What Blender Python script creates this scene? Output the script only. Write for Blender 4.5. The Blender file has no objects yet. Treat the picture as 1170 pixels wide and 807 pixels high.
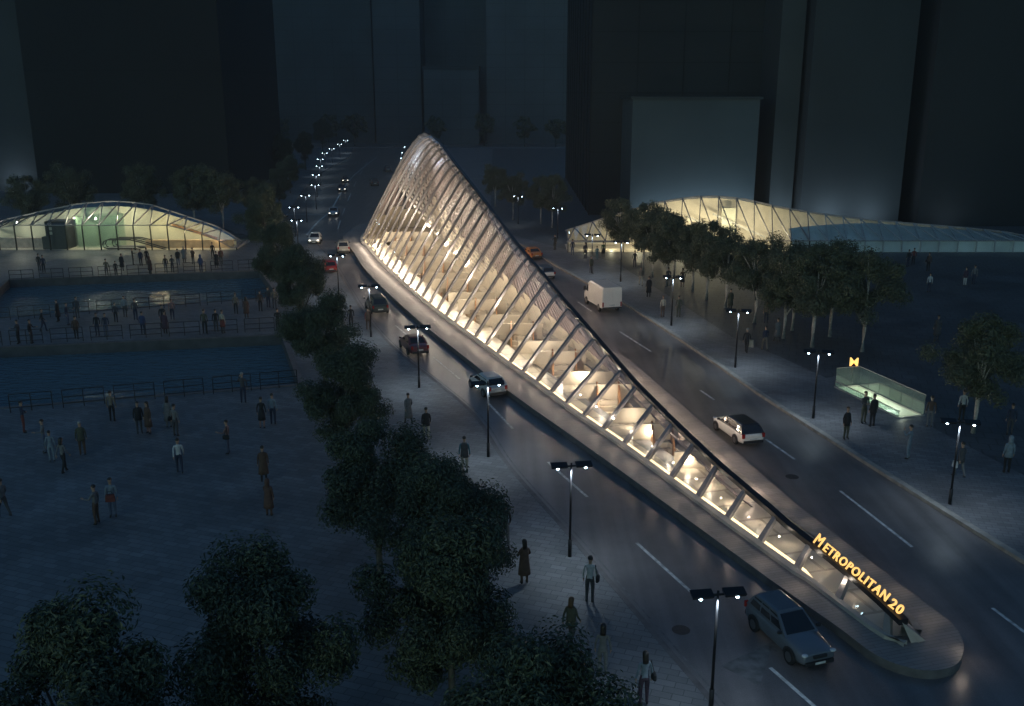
import bpy, bmesh, math, random
from mathutils import Vector, Matrix
from mathutils.geometry import tessellate_polygon
random.seed(7)
sc = bpy.context.scene
COL = sc.collection
# ------------------------------------------------------------------ camera and picture geometry
PW, PH, FOC, CAMH, HORY = 1170.0, 807.0, 1090.0, 17.0, 105.0
TH = math.atan((PH/2-HORY)/FOC)
def ray(px, py):
    u = (px-PW/2)/FOC; v = -(py-PH/2)/FOC
    return (u, math.cos(TH)+v*math.sin(TH), -math.sin(TH)+v*math.cos(TH))
def G(px, py, z=0.0):
    d = ray(px, py); t = (z-CAMH)/d[2]
    return (d[0]*t, d[1]*t, z)
def at_y(px, py, Y):
    d = ray(px, py); t = Y/d[1]
    return (d[0]*t, Y, CAMH+d[2]*t)
cd = bpy.data.cameras.new('camera'); cam = bpy.data.objects.new('camera', cd); COL.objects.link(cam)
cam.location = (0, 0, CAMH); cam.rotation_euler = (math.pi/2-TH, 0, 0)
cd.sensor_width = 36; cd.lens = 36*FOC/PW; cd.clip_start = 0.5; cd.clip_end = 2000
sc.camera = cam

# ------------------------------------------------------------------ materials
def new_mat(name):
    m = bpy.data.materials.new(name); m.use_nodes = True
    nt = m.node_tree; b = nt.nodes['Principled BSDF']
    return m, nt, b
def pm(name, col, rough=0.6, metal=0.0, var=0.25, scale=3.0, bump=0.0, spec=0.5, coat=0.0):
    m, nt, b = new_mat(name)
    tc = nt.nodes.new('ShaderNodeTexCoord'); n = nt.nodes.new('ShaderNodeTexNoise')
    n.inputs['Scale'].default_value = scale; n.inputs['Detail'].default_value = 5
    nt.links.new(tc.outputs['Object'], n.inputs['Vector'])
    r = nt.nodes.new('ShaderNodeMapRange'); r.inputs[1].default_value = .3; r.inputs[2].default_value = .7
    r.inputs[3].default_value = 1-var; r.inputs[4].default_value = 1+var
    nt.links.new(n.outputs['Fac'], r.inputs[0])
    mx = nt.nodes.new('ShaderNodeVectorMath'); mx.operation = 'SCALE'
    mx.inputs[0].default_value = col[:3]; nt.links.new(r.outputs[0], mx.inputs['Scale'])
    nt.links.new(mx.outputs[0], b.inputs['Base Color'])
    b.inputs['Roughness'].default_value = rough; b.inputs['Metallic'].default_value = metal
    b.inputs['Specular IOR Level'].default_value = spec
    if coat: b.inputs['Coat Weight'].default_value = coat
    if bump:
        bp = nt.nodes.new('ShaderNodeBump'); bp.inputs['Strength'].default_value = bump; bp.inputs['Distance'].default_value = .02
        nt.links.new(n.outputs['Fac'], bp.inputs['Height']); nt.links.new(bp.outputs[0], b.inputs['Normal'])
    return m
def em(name, col, s):
    m, nt, b = new_mat(name)
    b.inputs['Base Color'].default_value = (*col, 1)
    b.inputs['Emission Color'].default_value = (*col, 1); b.inputs['Emission Strength'].default_value = s
    return m
def glass(name, tint=(.93,.95,.96), base=.05, edge=.75, power=3.5, rough=.02, gcol=(1,1,1)):
    m, nt, b = new_mat(name); nt.nodes.remove(b)
    out = nt.nodes['Material Output']
    tr = nt.nodes.new('ShaderNodeBsdfTransparent'); tr.inputs[0].default_value = (*tint, 1)
    gl = nt.nodes.new('ShaderNodeBsdfGlossy'); gl.inputs['Roughness'].default_value = rough; gl.inputs[0].default_value = (*gcol, 1)
    lw = nt.nodes.new('ShaderNodeLayerWeight'); lw.inputs[0].default_value = .5
    pw = nt.nodes.new('ShaderNodeMath'); pw.operation = 'POWER'; pw.inputs[1].default_value = power
    ma = nt.nodes.new('ShaderNodeMath'); ma.operation = 'MULTIPLY_ADD'; ma.inputs[1].default_value = edge; ma.inputs[2].default_value = base
    mx = nt.nodes.new('ShaderNodeMixShader')
    nt.links.new(lw.outputs['Facing'], pw.inputs[0]); nt.links.new(pw.outputs[0], ma.inputs[0]); nt.links.new(ma.outputs[0], mx.inputs[0])
    nt.links.new(tr.outputs[0], mx.inputs[1]); nt.links.new(gl.outputs[0], mx.inputs[2]); nt.links.new(mx.outputs[0], out.inputs[0])
    return m
def paving(name, c1, c2, mortar, bw, bh, rot=0.0, rough=.55, blotch=.35, spec=.4, bumpd=.01):
    m, nt, b = new_mat(name)
    tc = nt.nodes.new('ShaderNodeTexCoord'); mp = nt.nodes.new('ShaderNodeMapping'); mp.inputs['Rotation'].default_value = (0, 0, rot)
    nt.links.new(tc.outputs['Object'], mp.inputs[0])
    br = nt.nodes.new('ShaderNodeTexBrick'); br.inputs['Scale'].default_value = 1
    br.inputs['Brick Width'].default_value = bw; br.inputs['Row Height'].default_value = bh
    br.inputs['Mortar Size'].default_value = min(bw, bh)*.05; br.inputs['Mortar Smooth'].default_value = .2
    br.inputs['Color1'].default_value = (*c1, 1); br.inputs['Color2'].default_value = (*c2, 1); br.inputs['Mortar'].default_value = (*mortar, 1)
    nt.links.new(mp.outputs[0], br.inputs['Vector'])
    n = nt.nodes.new('ShaderNodeTexNoise'); n.inputs['Scale'].default_value = .22; n.inputs['Detail'].default_value = 8; n.inputs['Roughness'].default_value = .65
    nt.links.new(tc.outputs['Object'], n.inputs['Vector'])
    r = nt.nodes.new('ShaderNodeMapRange'); r.inputs[1].default_value = .3; r.inputs[2].default_value = .7; r.inputs[3].default_value = 1-blotch; r.inputs[4].default_value = 1+blotch
    nt.links.new(n.outputs['Fac'], r.inputs[0])
    s = nt.nodes.new('ShaderNodeVectorMath'); s.operation = 'SCALE'
    nt.links.new(br.outputs['Color'], s.inputs[0]); nt.links.new(r.outputs[0], s.inputs['Scale']); nt.links.new(s.outputs[0], b.inputs['Base Color'])
    rr = nt.nodes.new('ShaderNodeMapRange'); rr.inputs[3].default_value = rough-.12; rr.inputs[4].default_value = rough+.15
    nt.links.new(n.outputs['Fac'], rr.inputs[0]); nt.links.new(rr.outputs[0], b.inputs['Roughness'])
    b.inputs['Specular IOR Level'].default_value = spec
    bp = nt.nodes.new('ShaderNodeBump'); bp.inputs['Strength'].default_value = .6; bp.inputs['Distance'].default_value = bumpd
    nt.links.new(br.outputs['Fac'], bp.inputs['Height']); bp.invert = True; nt.links.new(bp.outputs[0], b.inputs['Normal'])
    return m
def asphalt(name, col):
    m, nt, b = new_mat(name)
    tc = nt.nodes.new('ShaderNodeTexCoord')
    n1 = nt.nodes.new('ShaderNodeTexNoise'); n1.inputs['Scale'].default_value = .35; n1.inputs['Detail'].default_value = 9; n1.inputs['Roughness'].default_value = .7
    n2 = nt.nodes.new('ShaderNodeTexNoise'); n2.inputs['Scale'].default_value = 22; n2.inputs['Detail'].default_value = 3
    mp = nt.nodes.new('ShaderNodeMapping'); mp.inputs['Rotation'].default_value = (0,0,math.radians(20)); mp.inputs['Scale'].default_value = (1.6,.06,1)
    n3 = nt.nodes.new('ShaderNodeTexNoise'); n3.inputs['Scale'].default_value = 1.0; n3.inputs['Detail'].default_value = 4
    for n in (n1, n2): nt.links.new(tc.outputs['Object'], n.inputs['Vector'])
    nt.links.new(tc.outputs['Object'], mp.inputs[0]); nt.links.new(mp.outputs[0], n3.inputs['Vector'])
    a = nt.nodes.new('ShaderNodeMath'); a.operation = 'ADD'; nt.links.new(n1.outputs['Fac'], a.inputs[0]); nt.links.new(n3.outputs['Fac'], a.inputs[1])
    a2 = nt.nodes.new('ShaderNodeMath'); a2.operation = 'MULTIPLY_ADD'; a2.inputs[1].default_value = .6; nt.links.new(n2.outputs['Fac'], a2.inputs[0]); nt.links.new(a.outputs[0], a2.inputs[2])
    r = nt.nodes.new('ShaderNodeMapRange'); r.inputs[1].default_value = .9; r.inputs[2].default_value = 1.6; r.inputs[3].default_value = .5; r.inputs[4].default_value = 1.5
    nt.links.new(a2.outputs[0], r.inputs[0])
    s = nt.nodes.new('ShaderNodeVectorMath'); s.operation = 'SCALE'; s.inputs[0].default_value = col
    nt.links.new(r.outputs[0], s.inputs['Scale']); nt.links.new(s.outputs[0], b.inputs['Base Color'])
    b.inputs['Roughness'].default_value = .34; b.inputs['Specular IOR Level'].default_value = .6
    bp = nt.nodes.new('ShaderNodeBump'); bp.inputs['Strength'].default_value = .35; bp.inputs['Distance'].default_value = .01
    nt.links.new(n2.outputs['Fac'], bp.inputs['Height']); nt.links.new(bp.outputs[0], b.inputs['Normal'])
    return m
def water_mat():
    m, nt, b = new_mat('pool_water')
    b.inputs['Base Color'].default_value = (.085,.145,.175,1); b.inputs['Roughness'].default_value = .16; b.inputs['IOR'].default_value = 1.33
    tc = nt.nodes.new('ShaderNodeTexCoord'); mp = nt.nodes.new('ShaderNodeMapping'); mp.inputs['Scale'].default_value = (.6,1.7,1)
    n = nt.nodes.new('ShaderNodeTexNoise'); n.inputs['Scale'].default_value = 1.6; n.inputs['Detail'].default_value = 4; n.inputs['Distortion'].default_value = .6
    nt.links.new(tc.outputs['Object'], mp.inputs[0]); nt.links.new(mp.outputs[0], n.inputs['Vector'])
    bp = nt.nodes.new('ShaderNodeBump'); bp.inputs['Strength'].default_value = .9; bp.inputs['Distance'].default_value = .25
    nt.links.new(n.outputs['Fac'], bp.inputs['Height']); nt.links.new(bp.outputs[0], b.inputs['Normal'])
    return m
def leaf_mat(name, c1, c2):
    m, nt, b = new_mat(name)
    g = nt.nodes.new('ShaderNodeNewGeometry'); cr = nt.nodes.new('ShaderNodeValToRGB')
    cr.color_ramp.elements[0].color = (*c1, 1); cr.color_ramp.elements[1].color = (*c2, 1)
    nt.links.new(g.outputs['Random Per Island'], cr.inputs[0]); nt.links.new(cr.outputs[0], b.inputs['Base Color'])
    b.inputs['Roughness'].default_value = .55
    return m
M = {}
M['asphalt'] = asphalt('asphalt', (.125,.115,.114))
M['plaza'] = paving('plaza_paving', (.165,.17,.175), (.115,.12,.125), (.07,.075,.08), .6, .3, .35)
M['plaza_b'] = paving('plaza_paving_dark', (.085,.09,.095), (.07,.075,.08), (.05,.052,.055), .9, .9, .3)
M['walk'] = paving('walkway_paving', (.185,.185,.19), (.13,.13,.135), (.075,.075,.08), .5, .25, .27)
M['island'] = paving('island_paving', (.235,.225,.22), (.20,.19,.185), (.10,.095,.09), 1.1, .16, -.28, blotch=.22)
M['kerb'] = pm('kerb_stone', (.27,.25,.22), .7, var=.25, scale=2.5, bump=.4)
M['kerb_dark'] = pm('kerb_dark_stone', (.12,.11,.11), .7, var=.25, scale=2.5, bump=.4)
M['paint'] = pm('road_paint', (.55,.55,.53), .6, var=.45, scale=4)
M['paint_worn'] = pm('worn_road_paint', (.14,.14,.14), .6, var=.4, scale=3)
M['water'] = water_mat()
M['poolwall'] = pm('pool_wall_stone', (.06,.062,.065), .7, var=.3, scale=1.5, bump=.3)
M['glass'] = glass('station_glass', (.94,.93,.90), .05, .8, 3.2)
M['pglass'] = glass('pavilion_glass', (.90,.95,.93), .10, .6, 2.5, .06)
M['bglass'] = glass('balustrade_glass', (.80,.90,.90), .12, .5, 2.0, .05)
def add_veil(m, col, fac, translucent=True):
    nt=m.node_tree; out=nt.nodes['Material Output']; src=out.inputs[0].links[0].from_socket
    d=nt.nodes.new('ShaderNodeBsdfDiffuse'); d.inputs[0].default_value=(*col,1)
    t=nt.nodes.new('ShaderNodeBsdfTranslucent'); t.inputs[0].default_value=(*col,1)
    a=nt.nodes.new('ShaderNodeMixShader'); a.inputs[0].default_value=.6
    nt.links.new(d.outputs[0],a.inputs[1]); nt.links.new(t.outputs[0],a.inputs[2])
    x=nt.nodes.new('ShaderNodeMixShader'); x.inputs[0].default_value=fac
    nt.links.new(src,x.inputs[1]); nt.links.new(a.outputs[0],x.inputs[2]); nt.links.new(x.outputs[0],out.inputs[0])
add_veil(M['bglass'],(.55,.62,.60),.13)
M['veil'] = glass('frosted_skin_glass', (.92,.9,.88), .06, .5, 2.5, .15); add_veil(M['veil'],(.76,.71,.67),.68)
M['rib'] = pm('rib_steel', (.24,.222,.225), .5, .1, var=.15, scale=2)
M['ridge'] = pm('ridge_dark_steel', (.03,.03,.035), .4, .6, var=.2)
M['cream'] = pm('cream_plaster', (.62,.54,.43), .6, var=.12, scale=1.0)
M['creamfloor'] = paving('cream_floor_slabs', (.60,.53,.43), (.54,.48,.39), (.36,.31,.25), 2.2, 1.5, -.28, rough=.35, blotch=.15)
M['slat'] = pm('louvre_slat', (.30,.235,.225), .5, var=.15, scale=2)
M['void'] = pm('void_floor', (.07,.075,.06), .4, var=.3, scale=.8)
M['wood'] = pm('wood_side', (.38,.20,.09), .45, var=.3, scale=3)
M['concrete'] = pm('concrete', (.36,.34,.31), .7, var=.18, scale=1.2, bump=.2)
M['dark'] = pm('dark_steel', (.018,.018,.02), .45, .5, var=.2)
M['rubber'] = pm('black_rubber', (.012,.012,.013), .7, var=.2)
M['glow'] = em('light_strip_glow', (1.0,.80,.50), 1.8)
M['letter'] = em('letter_glow', (1.0,.58,.17), 1.25)
M['led'] = em('led_glow', (.62,.86,1.0), 28.0)
M['trunk'] = pm('pale_bark', (.36,.34,.31), .8, var=.4, scale=6, bump=.6)
M['trunkd'] = pm('dark_bark', (.09,.08,.07), .8, var=.4, scale=6, bump=.6)
M['leaf'] = leaf_mat('leaf_green', (.021,.034,.020), (.066,.086,.048))
M['leafb'] = leaf_mat('leaf_olive', (.032,.042,.024), (.098,.108,.060))

# ------------------------------------------------------------------ mesh building
class MB:
    def __init__(s): s.v=[]; s.f=[]; s.m=[]
    def quad(s, a, b, c, d, m=0):
        i=len(s.v); s.v += [tuple(a),tuple(b),tuple(c),tuple(d)]; s.f.append((i,i+1,i+2,i+3)); s.m.append(m)
    def tri(s, a, b, c, m=0):
        i=len(s.v); s.v += [tuple(a),tuple(b),tuple(c)]; s.f.append((i,i+1,i+2)); s.m.append(m)
    def hexa(s, p, m=0):            # 8 corners, bottom ring then top ring
        i=len(s.v); s.v += [tuple(q) for q in p]
        for f in ((3,2,1,0),(4,5,6,7),(0,1,5,4),(1,2,6,5),(2,3,7,6),(3,0,4,7)): s.f.append(tuple(i+k for k in f)); s.m.append(m)
    def box(s, x0,y0,z0,x1,y1,z1, m=0):
        s.hexa([(x0,y0,z0),(x1,y0,z0),(x1,y1,z0),(x0,y1,z0),(x0,y0,z1),(x1,y0,z1),(x1,y1,z1),(x0,y1,z1)], m)
    def bar(s, a, b, w, h, up=(0,0,1), m=0):     # box from a to b, w across, h along up
        a=Vector(a); b=Vector(b); d=(b-a).normalized(); up=Vector(up); side=d.cross(up)
        if side.length<1e-5: side=d.cross(Vector((1,0,0)))
        side.normalize(); u=side.cross(d).normalized()
        S=side*w/2; U=u*h/2
        s.hexa([a-S-U,a+S-U,b+S-U,b-S-U,a-S+U,a+S+U,b+S+U,b-S+U], m)
    def tube(s, pts, rad, n=8, m=0, cap=True):
        pts=[Vector(p) for p in pts]; rings=[]
        if not isinstance(rad,(list,tuple)): rad=[rad]*len(pts)
        for i,p in enumerate(pts):
            d=(pts[min(i+1,len(pts)-1)]-pts[max(i-1,0)]).normalized()
            a=d.cross(Vector((0,0,1)))
            if a.length<1e-3: a=d.cross(Vector((0,1,0)))
            a.normalize(); b=d.cross(a)
            st=len(s.v)
            for k in range(n):
                t=2*math.pi*k/n; s.v.append(tuple(p+(a*math.cos(t)+b*math.sin(t))*rad[i]))
            rings.append(st)
        for r0,r1 in zip(rings,rings[1:]):
            for k in range(n): s.f.append((r0+k,r0+(k+1)%n,r1+(k+1)%n,r1+k)); s.m.append(m)
        if cap:
            s.f.append(tuple(rings[0]+k for k in range(n))[::-1]); s.m.append(m)
            s.f.append(tuple(rings[-1]+k for k in range(n))); s.m.append(m)
    def rings(s, R, m=0, cap=True):   # loft of equal rings
        st=[]
        for r in R:
            st.append(len(s.v)); s.v += [tuple(p) for p in r]
        n=len(R[0])
        for a,b in zip(st,st[1:]):
            for k in range(n): s.f.append((a+k,a+(k+1)%n,b+(k+1)%n,b+k)); s.m.append(m)
        if cap:
            s.f.append(tuple(st[0]+k for k in range(n))[::-1]); s.m.append(m)
            s.f.append(tuple(st[-1]+k for k in range(n))); s.m.append(m)
    def ball(s, c, r, n=8, m=0):
        c=Vector(c); r=Vector(r) if isinstance(r,(tuple,list)) else Vector((r,r,r)); R=[]
        for i in range(1,n//2+1):
            t=math.pi*i/(n//2+1); R.append([(c.x+r.x*math.sin(t)*math.cos(2*math.pi*k/n), c.y+r.y*math.sin(t)*math.sin(2*math.pi*k/n), c.z-r.z*math.cos(t)) for k in range(n)])
        s.rings(R, m)
    def poly(s, outer, z0, z1=None, holes=(), m=0, mside=None, hole_sides=False):   # top sheet at z0, sides down to z1
        loops=[[Vector((p[0],p[1],0)) for p in outer]]+[[Vector((p[0],p[1],0)) for p in h] for h in holes]
        tris=tessellate_polygon(loops); allv=[p for l in loops for p in l]
        i=len(s.v); s.v += [(p.x,p.y,z0) for p in allv]
        for t in tris:
            a,b,c=(allv[k] for k in t)
            if (b-a).cross(c-a).z<0: t=(t[0],t[2],t[1])
            s.f.append(tuple(i+k for k in t)); s.m.append(m)
        if z1 is not None:
            for li,l in enumerate(loops):
                if li>0 and not hole_sides: continue
                for k in range(len(l)):
                    p,q=l[k],l[(k+1)%len(l)]
                    s.quad((p.x,p.y,z1),(q.x,q.y,z1),(q.x,q.y,z0),(p.x,p.y,z0), m if mside is None else mside)
    def mesh(s, name, mats, smooth=False):
        me=bpy.data.meshes.new(name); me.from_pydata(s.v,[],s.f)
        for m in (mats if isinstance(mats,(list,tuple)) else [mats]): me.materials.append(m)
        me.polygons.foreach_set('material_index', s.m)
        if smooth: me.polygons.foreach_set('use_smooth',[True]*len(me.polygons))
        me.update(); return me
    def build(s, name, mats, parent=None, smooth=False, loc=None, fix=False):
        me=s.mesh(name,mats,smooth)
        if fix:
            bm=bmesh.new(); bm.from_mesh(me); bmesh.ops.remove_doubles(bm,verts=bm.verts,dist=1e-4); bmesh.ops.recalc_face_normals(bm,faces=bm.faces); bm.to_mesh(me); bm.free()
        o=bpy.data.objects.new(name,me); COL.objects.link(o)
        if parent is not None: o.parent=parent
        if loc is not None: o.location=loc
        return o
def tag(o, label=None, cat=None, group=None, kind=None):
    if label: o['label']=label
    if cat: o['category']=cat
    if group: o['group']=group
    if kind: o['kind']=kind
    return o
def empty(name, loc=(0,0,0), rz=0.0, label=None, cat=None, group=None):
    o=bpy.data.objects.new(name,None); COL.objects.link(o); o.location=loc; o.rotation_euler=(0,0,rz); o.empty_display_size=.3
    return tag(o,label,cat,group)
def link_mesh(name, me, parent, loc=(0,0,0), rz=0.0):
    o=bpy.data.objects.new(name,me); COL.objects.link(o); o.parent=parent; o.location=loc; o.rotation_euler=(0,0,rz); return o
def copy_tree(o, parent=None):
    c=o.copy(); COL.objects.link(c); c.parent=parent
    for ch in o.children: copy_tree(ch,c)
    return c
def light(name, kind, loc, energy, col, parent=None, size=.3, spot=None, rot=None):
    l=bpy.data.lights.new(name,kind); l.energy=energy; l.color=col
    if kind in ('POINT','SPOT'): l.shadow_soft_size=size
    if kind=='AREA': l.size=size
    if spot: l.spot_size=spot; l.spot_blend=.8
    o=bpy.data.objects.new(name,l); COL.objects.link(o); o.location=loc
    if rot: o.rotation_euler=rot
    if parent is not None: o.parent=parent
    return o
def interp(xs, ys, x):
    if x<=xs[0]: return ys[0]
    for i in range(len(xs)-1):
        if x<=xs[i+1]:
            t=(x-xs[i])/(xs[i+1]-xs[i]); return ys[i]+(ys[i+1]-ys[i])*t
    return ys[-1]
class Path:                       # smooth (Catmull-Rom) polyline sampled by length
    def __init__(s, pts, sub=8):
        P=[Vector(p) for p in pts]; Q=[]
        for i in range(len(P)-1):
            p0=P[max(i-1,0)]; p1=P[i]; p2=P[i+1]; p3=P[min(i+2,len(P)-1)]
            for k in range(sub):
                t=k/sub; Q.append(.5*((2*p1)+(p2-p0)*t+(2*p0-5*p1+4*p2-p3)*t*t+(3*p1-p0-3*p2+p3)*t**3))
        Q.append(P[-1]); s.p=Q; s.l=[0]
        for a,b in zip(Q,Q[1:]): s.l.append(s.l[-1]+(b-a).length)
        s.len=s.l[-1]
    def at(s, d):
        d=max(0,min(s.len,d))
        lo,hi=0,len(s.l)-1
        while hi-lo>1:
            mid=(lo+hi)//2
            if s.l[mid]<=d: lo=mid
            else: hi=mid
        t=(d-s.l[lo])/max(1e-9,s.l[hi]-s.l[lo]); return s.p[lo].lerp(s.p[hi],t)
SKY=0.074; SUN=0.06; EXPO=0.0; HAZE=0.00045
# ================================================================== setting: ground, roads, plazas, pools
K3=(CAMH-.3)/CAMH
isl_l=[(-17.5,131),(-19,129),(-20.5,123.9),(-20.5,115.3),(-17.6,104.8),(-14,91.6),(-7.9,73.5),(-3.3,61.5),(-.5,54.3),(4.7,42.2),(7.7,35),(9.5,30.7),(10.7,28),(11.4,26.3),(12.2,25.6),(13.0,25.5),(13.8,25.9),(14.4,26.9),(14.6,28),(14.2,29.7),(12.5,36.2),(11.7,40),(8.5,56.6),(7.5,61.1),(5.3,66.7),(3.2,73),(.8,84),(-2.2,94),(-4.9,103),(-5.4,110),(-5.3,117),(-6.8,124),(-10,129.5),(-14,132)]
isl=Path([(x*K3,y*K3,0) for x,y in isl_l]+[(isl_l[0][0]*K3,isl_l[0][1]*K3,0)],6)
island_poly=[(p.x,p.y) for p in isl.p[:-1]]
# station base lines (on the island top) paired with the distance of the ridge point each rib runs to
BL=[(12.5,26.8,26.6),(12.0,27.4,27.4),(11.5,28.7,28.6),(10.5,31.5,31.4),(9.0,35.4,35.6),(7.9,38.3,38.8),(5.6,44.4,45.2),(3.3,50.1,51.4),(1.3,55.5,57.4),(-.3,59.6,62),(-2.4,65.2,67.6),(-6.2,75.3,77.6),(-9.0,83.5,84.3),(-13.2,96.5,94),(-16.0,106.5,99.5),(-17.6,112,102.2),(-18.2,117,104),(-17.6,121,105.2),(-15.6,124,105.8),(-12.8,125,106)]
BR=[(13.0,26.8,26.6),(13.25,28.5,27.8),(12.6,32,31.2),(12.0,34.2,33.6),(11,37.5,37.2),(9.8,42.8,42.6),(8.6,48,48.2),(7.3,54.8,55.4),(5.3,61.5,62.4),(1.6,73,74),(-1.6,84,84.6),(-4.5,94,93),(-6.6,103,99.5),(-7.4,110,102.4),(-7.7,116,104.4),(-9,121,105.4),(-10.8,124,105.9),(-12.8,125,106)]
pl=Path([(x*K3,y*K3,r) for x,y,r in BL],8); pr=Path([(x*K3,y*K3,r) for x,y,r in BR],8)
RG=[(26.4,12.2,1.02),(28.5,11.75,1.1),(30.5,11.2,1.14),(33.2,10.4,1.15),(34.4,10.13,1.18),(38.7,8.88,1.39),(43,7.76,1.69),(48,6.47,2.15),(52.7,5.45,2.62),(60.1,3.5,3.8),(65.8,1.95,4.9),(69.5,.8,5.65),(74.2,-.5,6.6),(79.1,-1.9,7.8),(85,-3.6,9.15),(91.8,-5.5,10.6),(97.9,-7.2,12.05),(102,-8.4,12.6),(106,-9.5,12.75)]
def ridge(Y):
    ys=[r[0] for r in RG]
    return Vector((interp(ys,[r[1] for r in RG],Y), Y, interp(ys,[r[2] for r in RG],Y)))
def base(side, d):
    p=(pl if side==0 else pr).at(d); return Vector((p.x,p.y,.3)), p.z
def shell(side, d, v):            # v 0 = foot, 1 = ridge
    b, ry = base(side, d); R=ridge(ry); w=1-v
    eps=.03+.27*max(0,min(1,(ry-86)/16))
    f=(math.sqrt(w*w+eps*eps)-eps)/(math.sqrt(1+eps*eps)-eps)
    return Vector((R.x+(b.x-R.x)*w, R.y+(b.y-R.y)*w, .3+(R.z-.3)*(1-f)))
def shell_n(side, d, v):
    L=(pl if side==0 else pr).len
    a=shell(side,min(L,d+.05),v)-shell(side,max(0,d-.05),v); b=shell(side,d,min(1,v+.01))-shell(side,d,max(0,v-.01))
    n=a.cross(b)
    if n.length<1e-9: return Vector((0,0,1))
    n.normalize()
    if side==0: n=-n
    return n if (n.z>0 or abs(n.z)<.02) else -n
# hole under the station
hole=[]
for side,path in ((0,pl),(1,pr)):
    L=[]
    k=0.0
    while k<path.len:
        p=path.at(k)
        if 34<p.y<118: L.append((p.x,p.y))
        k+=2.0
    hole.append(L)
def inset(p, s): return (p[0]+s, p[1])
pit_poly=[(x+1.7,y) for x,y in hole[0]]+[(x-1.3,y) for x,y in hole[1]][::-1]
def lerp2(a,b,t): return (a[0]+(b[0]-a[0])*t, a[1]+(b[1]-a[1])*t)
ent=[(19.15,54.0),(20.75,48.45),(22.25,48.85),(20.65,54.4)]
def clean_poly(L): return [(p[0],p[1]) for p in L]
poolA=[G(10,320,.1),G(285,310,.1),G(293,341,.1),G(-60,369,.1)]           # far corners then near corners
poolA=[G(10,320,.1)[:2],G(296,309.5,.1)[:2],G(318,339,.1)[:2],G(-40,366,.1)[:2]]
poolB=[G(-60,400,.1)[:2],G(321,383,.1)[:2],G(341,439,.1)[:2],G(-60,470,.1)[:2]]
left_edge=[(10.5,9),(7.4,19),(4.8,27),(2.2,35),(-.2,42.1),(-1.9,48.9),(-4.5,55.2),(-7.8,62.6),(-11.6,73.5),(-18.5,97.5),(-22.6,110),(-24.6,116),(-30.5,119.5),(-31.2,128),(-33,143),(-37,170),(-41,205),(-44,262),(-50,306)]
right_edge=[(25.5,8),(22.6,18),(19.1,32.2),(18.4,35),(16.9,41.3),(14.4,52.3),(12.6,61.7),(9.5,76.3),(4.8,93.5),(1.5,107.3),(-3,121),(-10,150),(-18,200),(-24,262),(-26,306)]
big=[(-420,-5),(420,-5),(420,700),(-420,700)]
b=MB(); b.poly(big,0,None,[pit_poly,poolA,poolB,ent]); tag(b.build('road',M['asphalt']),kind='structure')
lp=Path([(x,y,0) for x,y in left_edge],4); rp=Path([(x,y,0) for x,y in right_edge],4)
def offset(path, off, step=2.0):
    out=[]; k=0.0
    while k<=path.len+1e-6:
        p=path.at(k); q=path.at(min(path.len,k+.1))-path.at(max(0,k-.1)); q.normalize()
        out.append((p.x-q.y*off, p.y+q.x*off)); k+=step
    return out
le=[(p.x,p.y) for p in lp.p]; re_=[(p.x,p.y) for p in rp.p]
b=MB(); b.poly([(-220,9)]+le+[(-220,306)],.1,-.3,[poolA,poolB],0,1)
tag(b.build('plaza_ground',[M['plaza'],M['kerb']]),kind='structure')
b=MB(); b.poly([(220,306)]+re_[::-1]+[(220,8)],.12,-.3,[ent],0,1)
tag(b.build('plaza_ground',[M['walk'],M['kerb']]),kind='structure')
# darker paved field beyond the walkway
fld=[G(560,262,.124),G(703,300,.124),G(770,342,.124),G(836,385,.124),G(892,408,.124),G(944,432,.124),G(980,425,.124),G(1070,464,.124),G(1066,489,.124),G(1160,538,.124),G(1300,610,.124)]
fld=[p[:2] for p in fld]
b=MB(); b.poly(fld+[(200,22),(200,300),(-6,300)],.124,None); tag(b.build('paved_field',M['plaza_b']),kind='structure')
# kerbs
def strip(name, path, o0, o1, z0, z1, mat):
    A=offset(path,o0); B=offset(path,o1); m=MB()
    for i in range(len(A)-1):
        m.hexa([(*A[i],z0),(*A[i+1],z0),(*B[i+1],z0),(*B[i],z0),(*A[i],z1),(*A[i+1],z1),(*B[i+1],z1),(*B[i],z1)])
    return tag(m.build(name,mat,fix=True),kind='structure')
strip('kerb',rp,-.28,.02,-.02,.155,M['kerb'])
strip('kerb',lp,-.02,.18,-.02,.104,M['kerb_dark'])
b=MB(); b.poly(island_poly,.3,-.2,[pit_poly],0,1,hole_sides=False)
tag(b.build('island_pavement',[M['island'],M['kerb_dark']]),kind='structure')
# pools
for P in (poolA,poolB):
    w=MB(); w.poly(P,-.62); wo=w.build('pool_water',M['water']); tag(wo,kind='structure')
    w=MB()
    n=len(P)
    for i in range(n):
        a,c=P[i],P[(i+1)%n]
        w.quad((*a,-1.2),(*c,-1.2),(*c,.1),(*a,.1))
    cx=sum(p[0] for p in P)/n; cy=sum(p[1] for p in P)/n
    # coping stones round the edge
    for i in range(n):
        a,c=Vector((*P[i],0)),Vector((*P[(i+1)%n],0)); d=(c-a).normalized(); nn=Vector((d.y,-d.x,0))
        if nn.dot(Vector((cx,cy,0))-a)>0: nn=-nn
        w.hexa([(*a.xy,.06),(*c.xy,.06),(*(c+nn*.35).xy,.06),(*(a+nn*.35).xy,.06),(*a.xy,.135),(*c.xy,.135),(*(c+nn*.35).xy,.135),(*(a+nn*.35).xy,.135)],1)
    tag(w.build('pool_wall',[M['poolwall'],M['kerb_dark']]),kind='structure')
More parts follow.
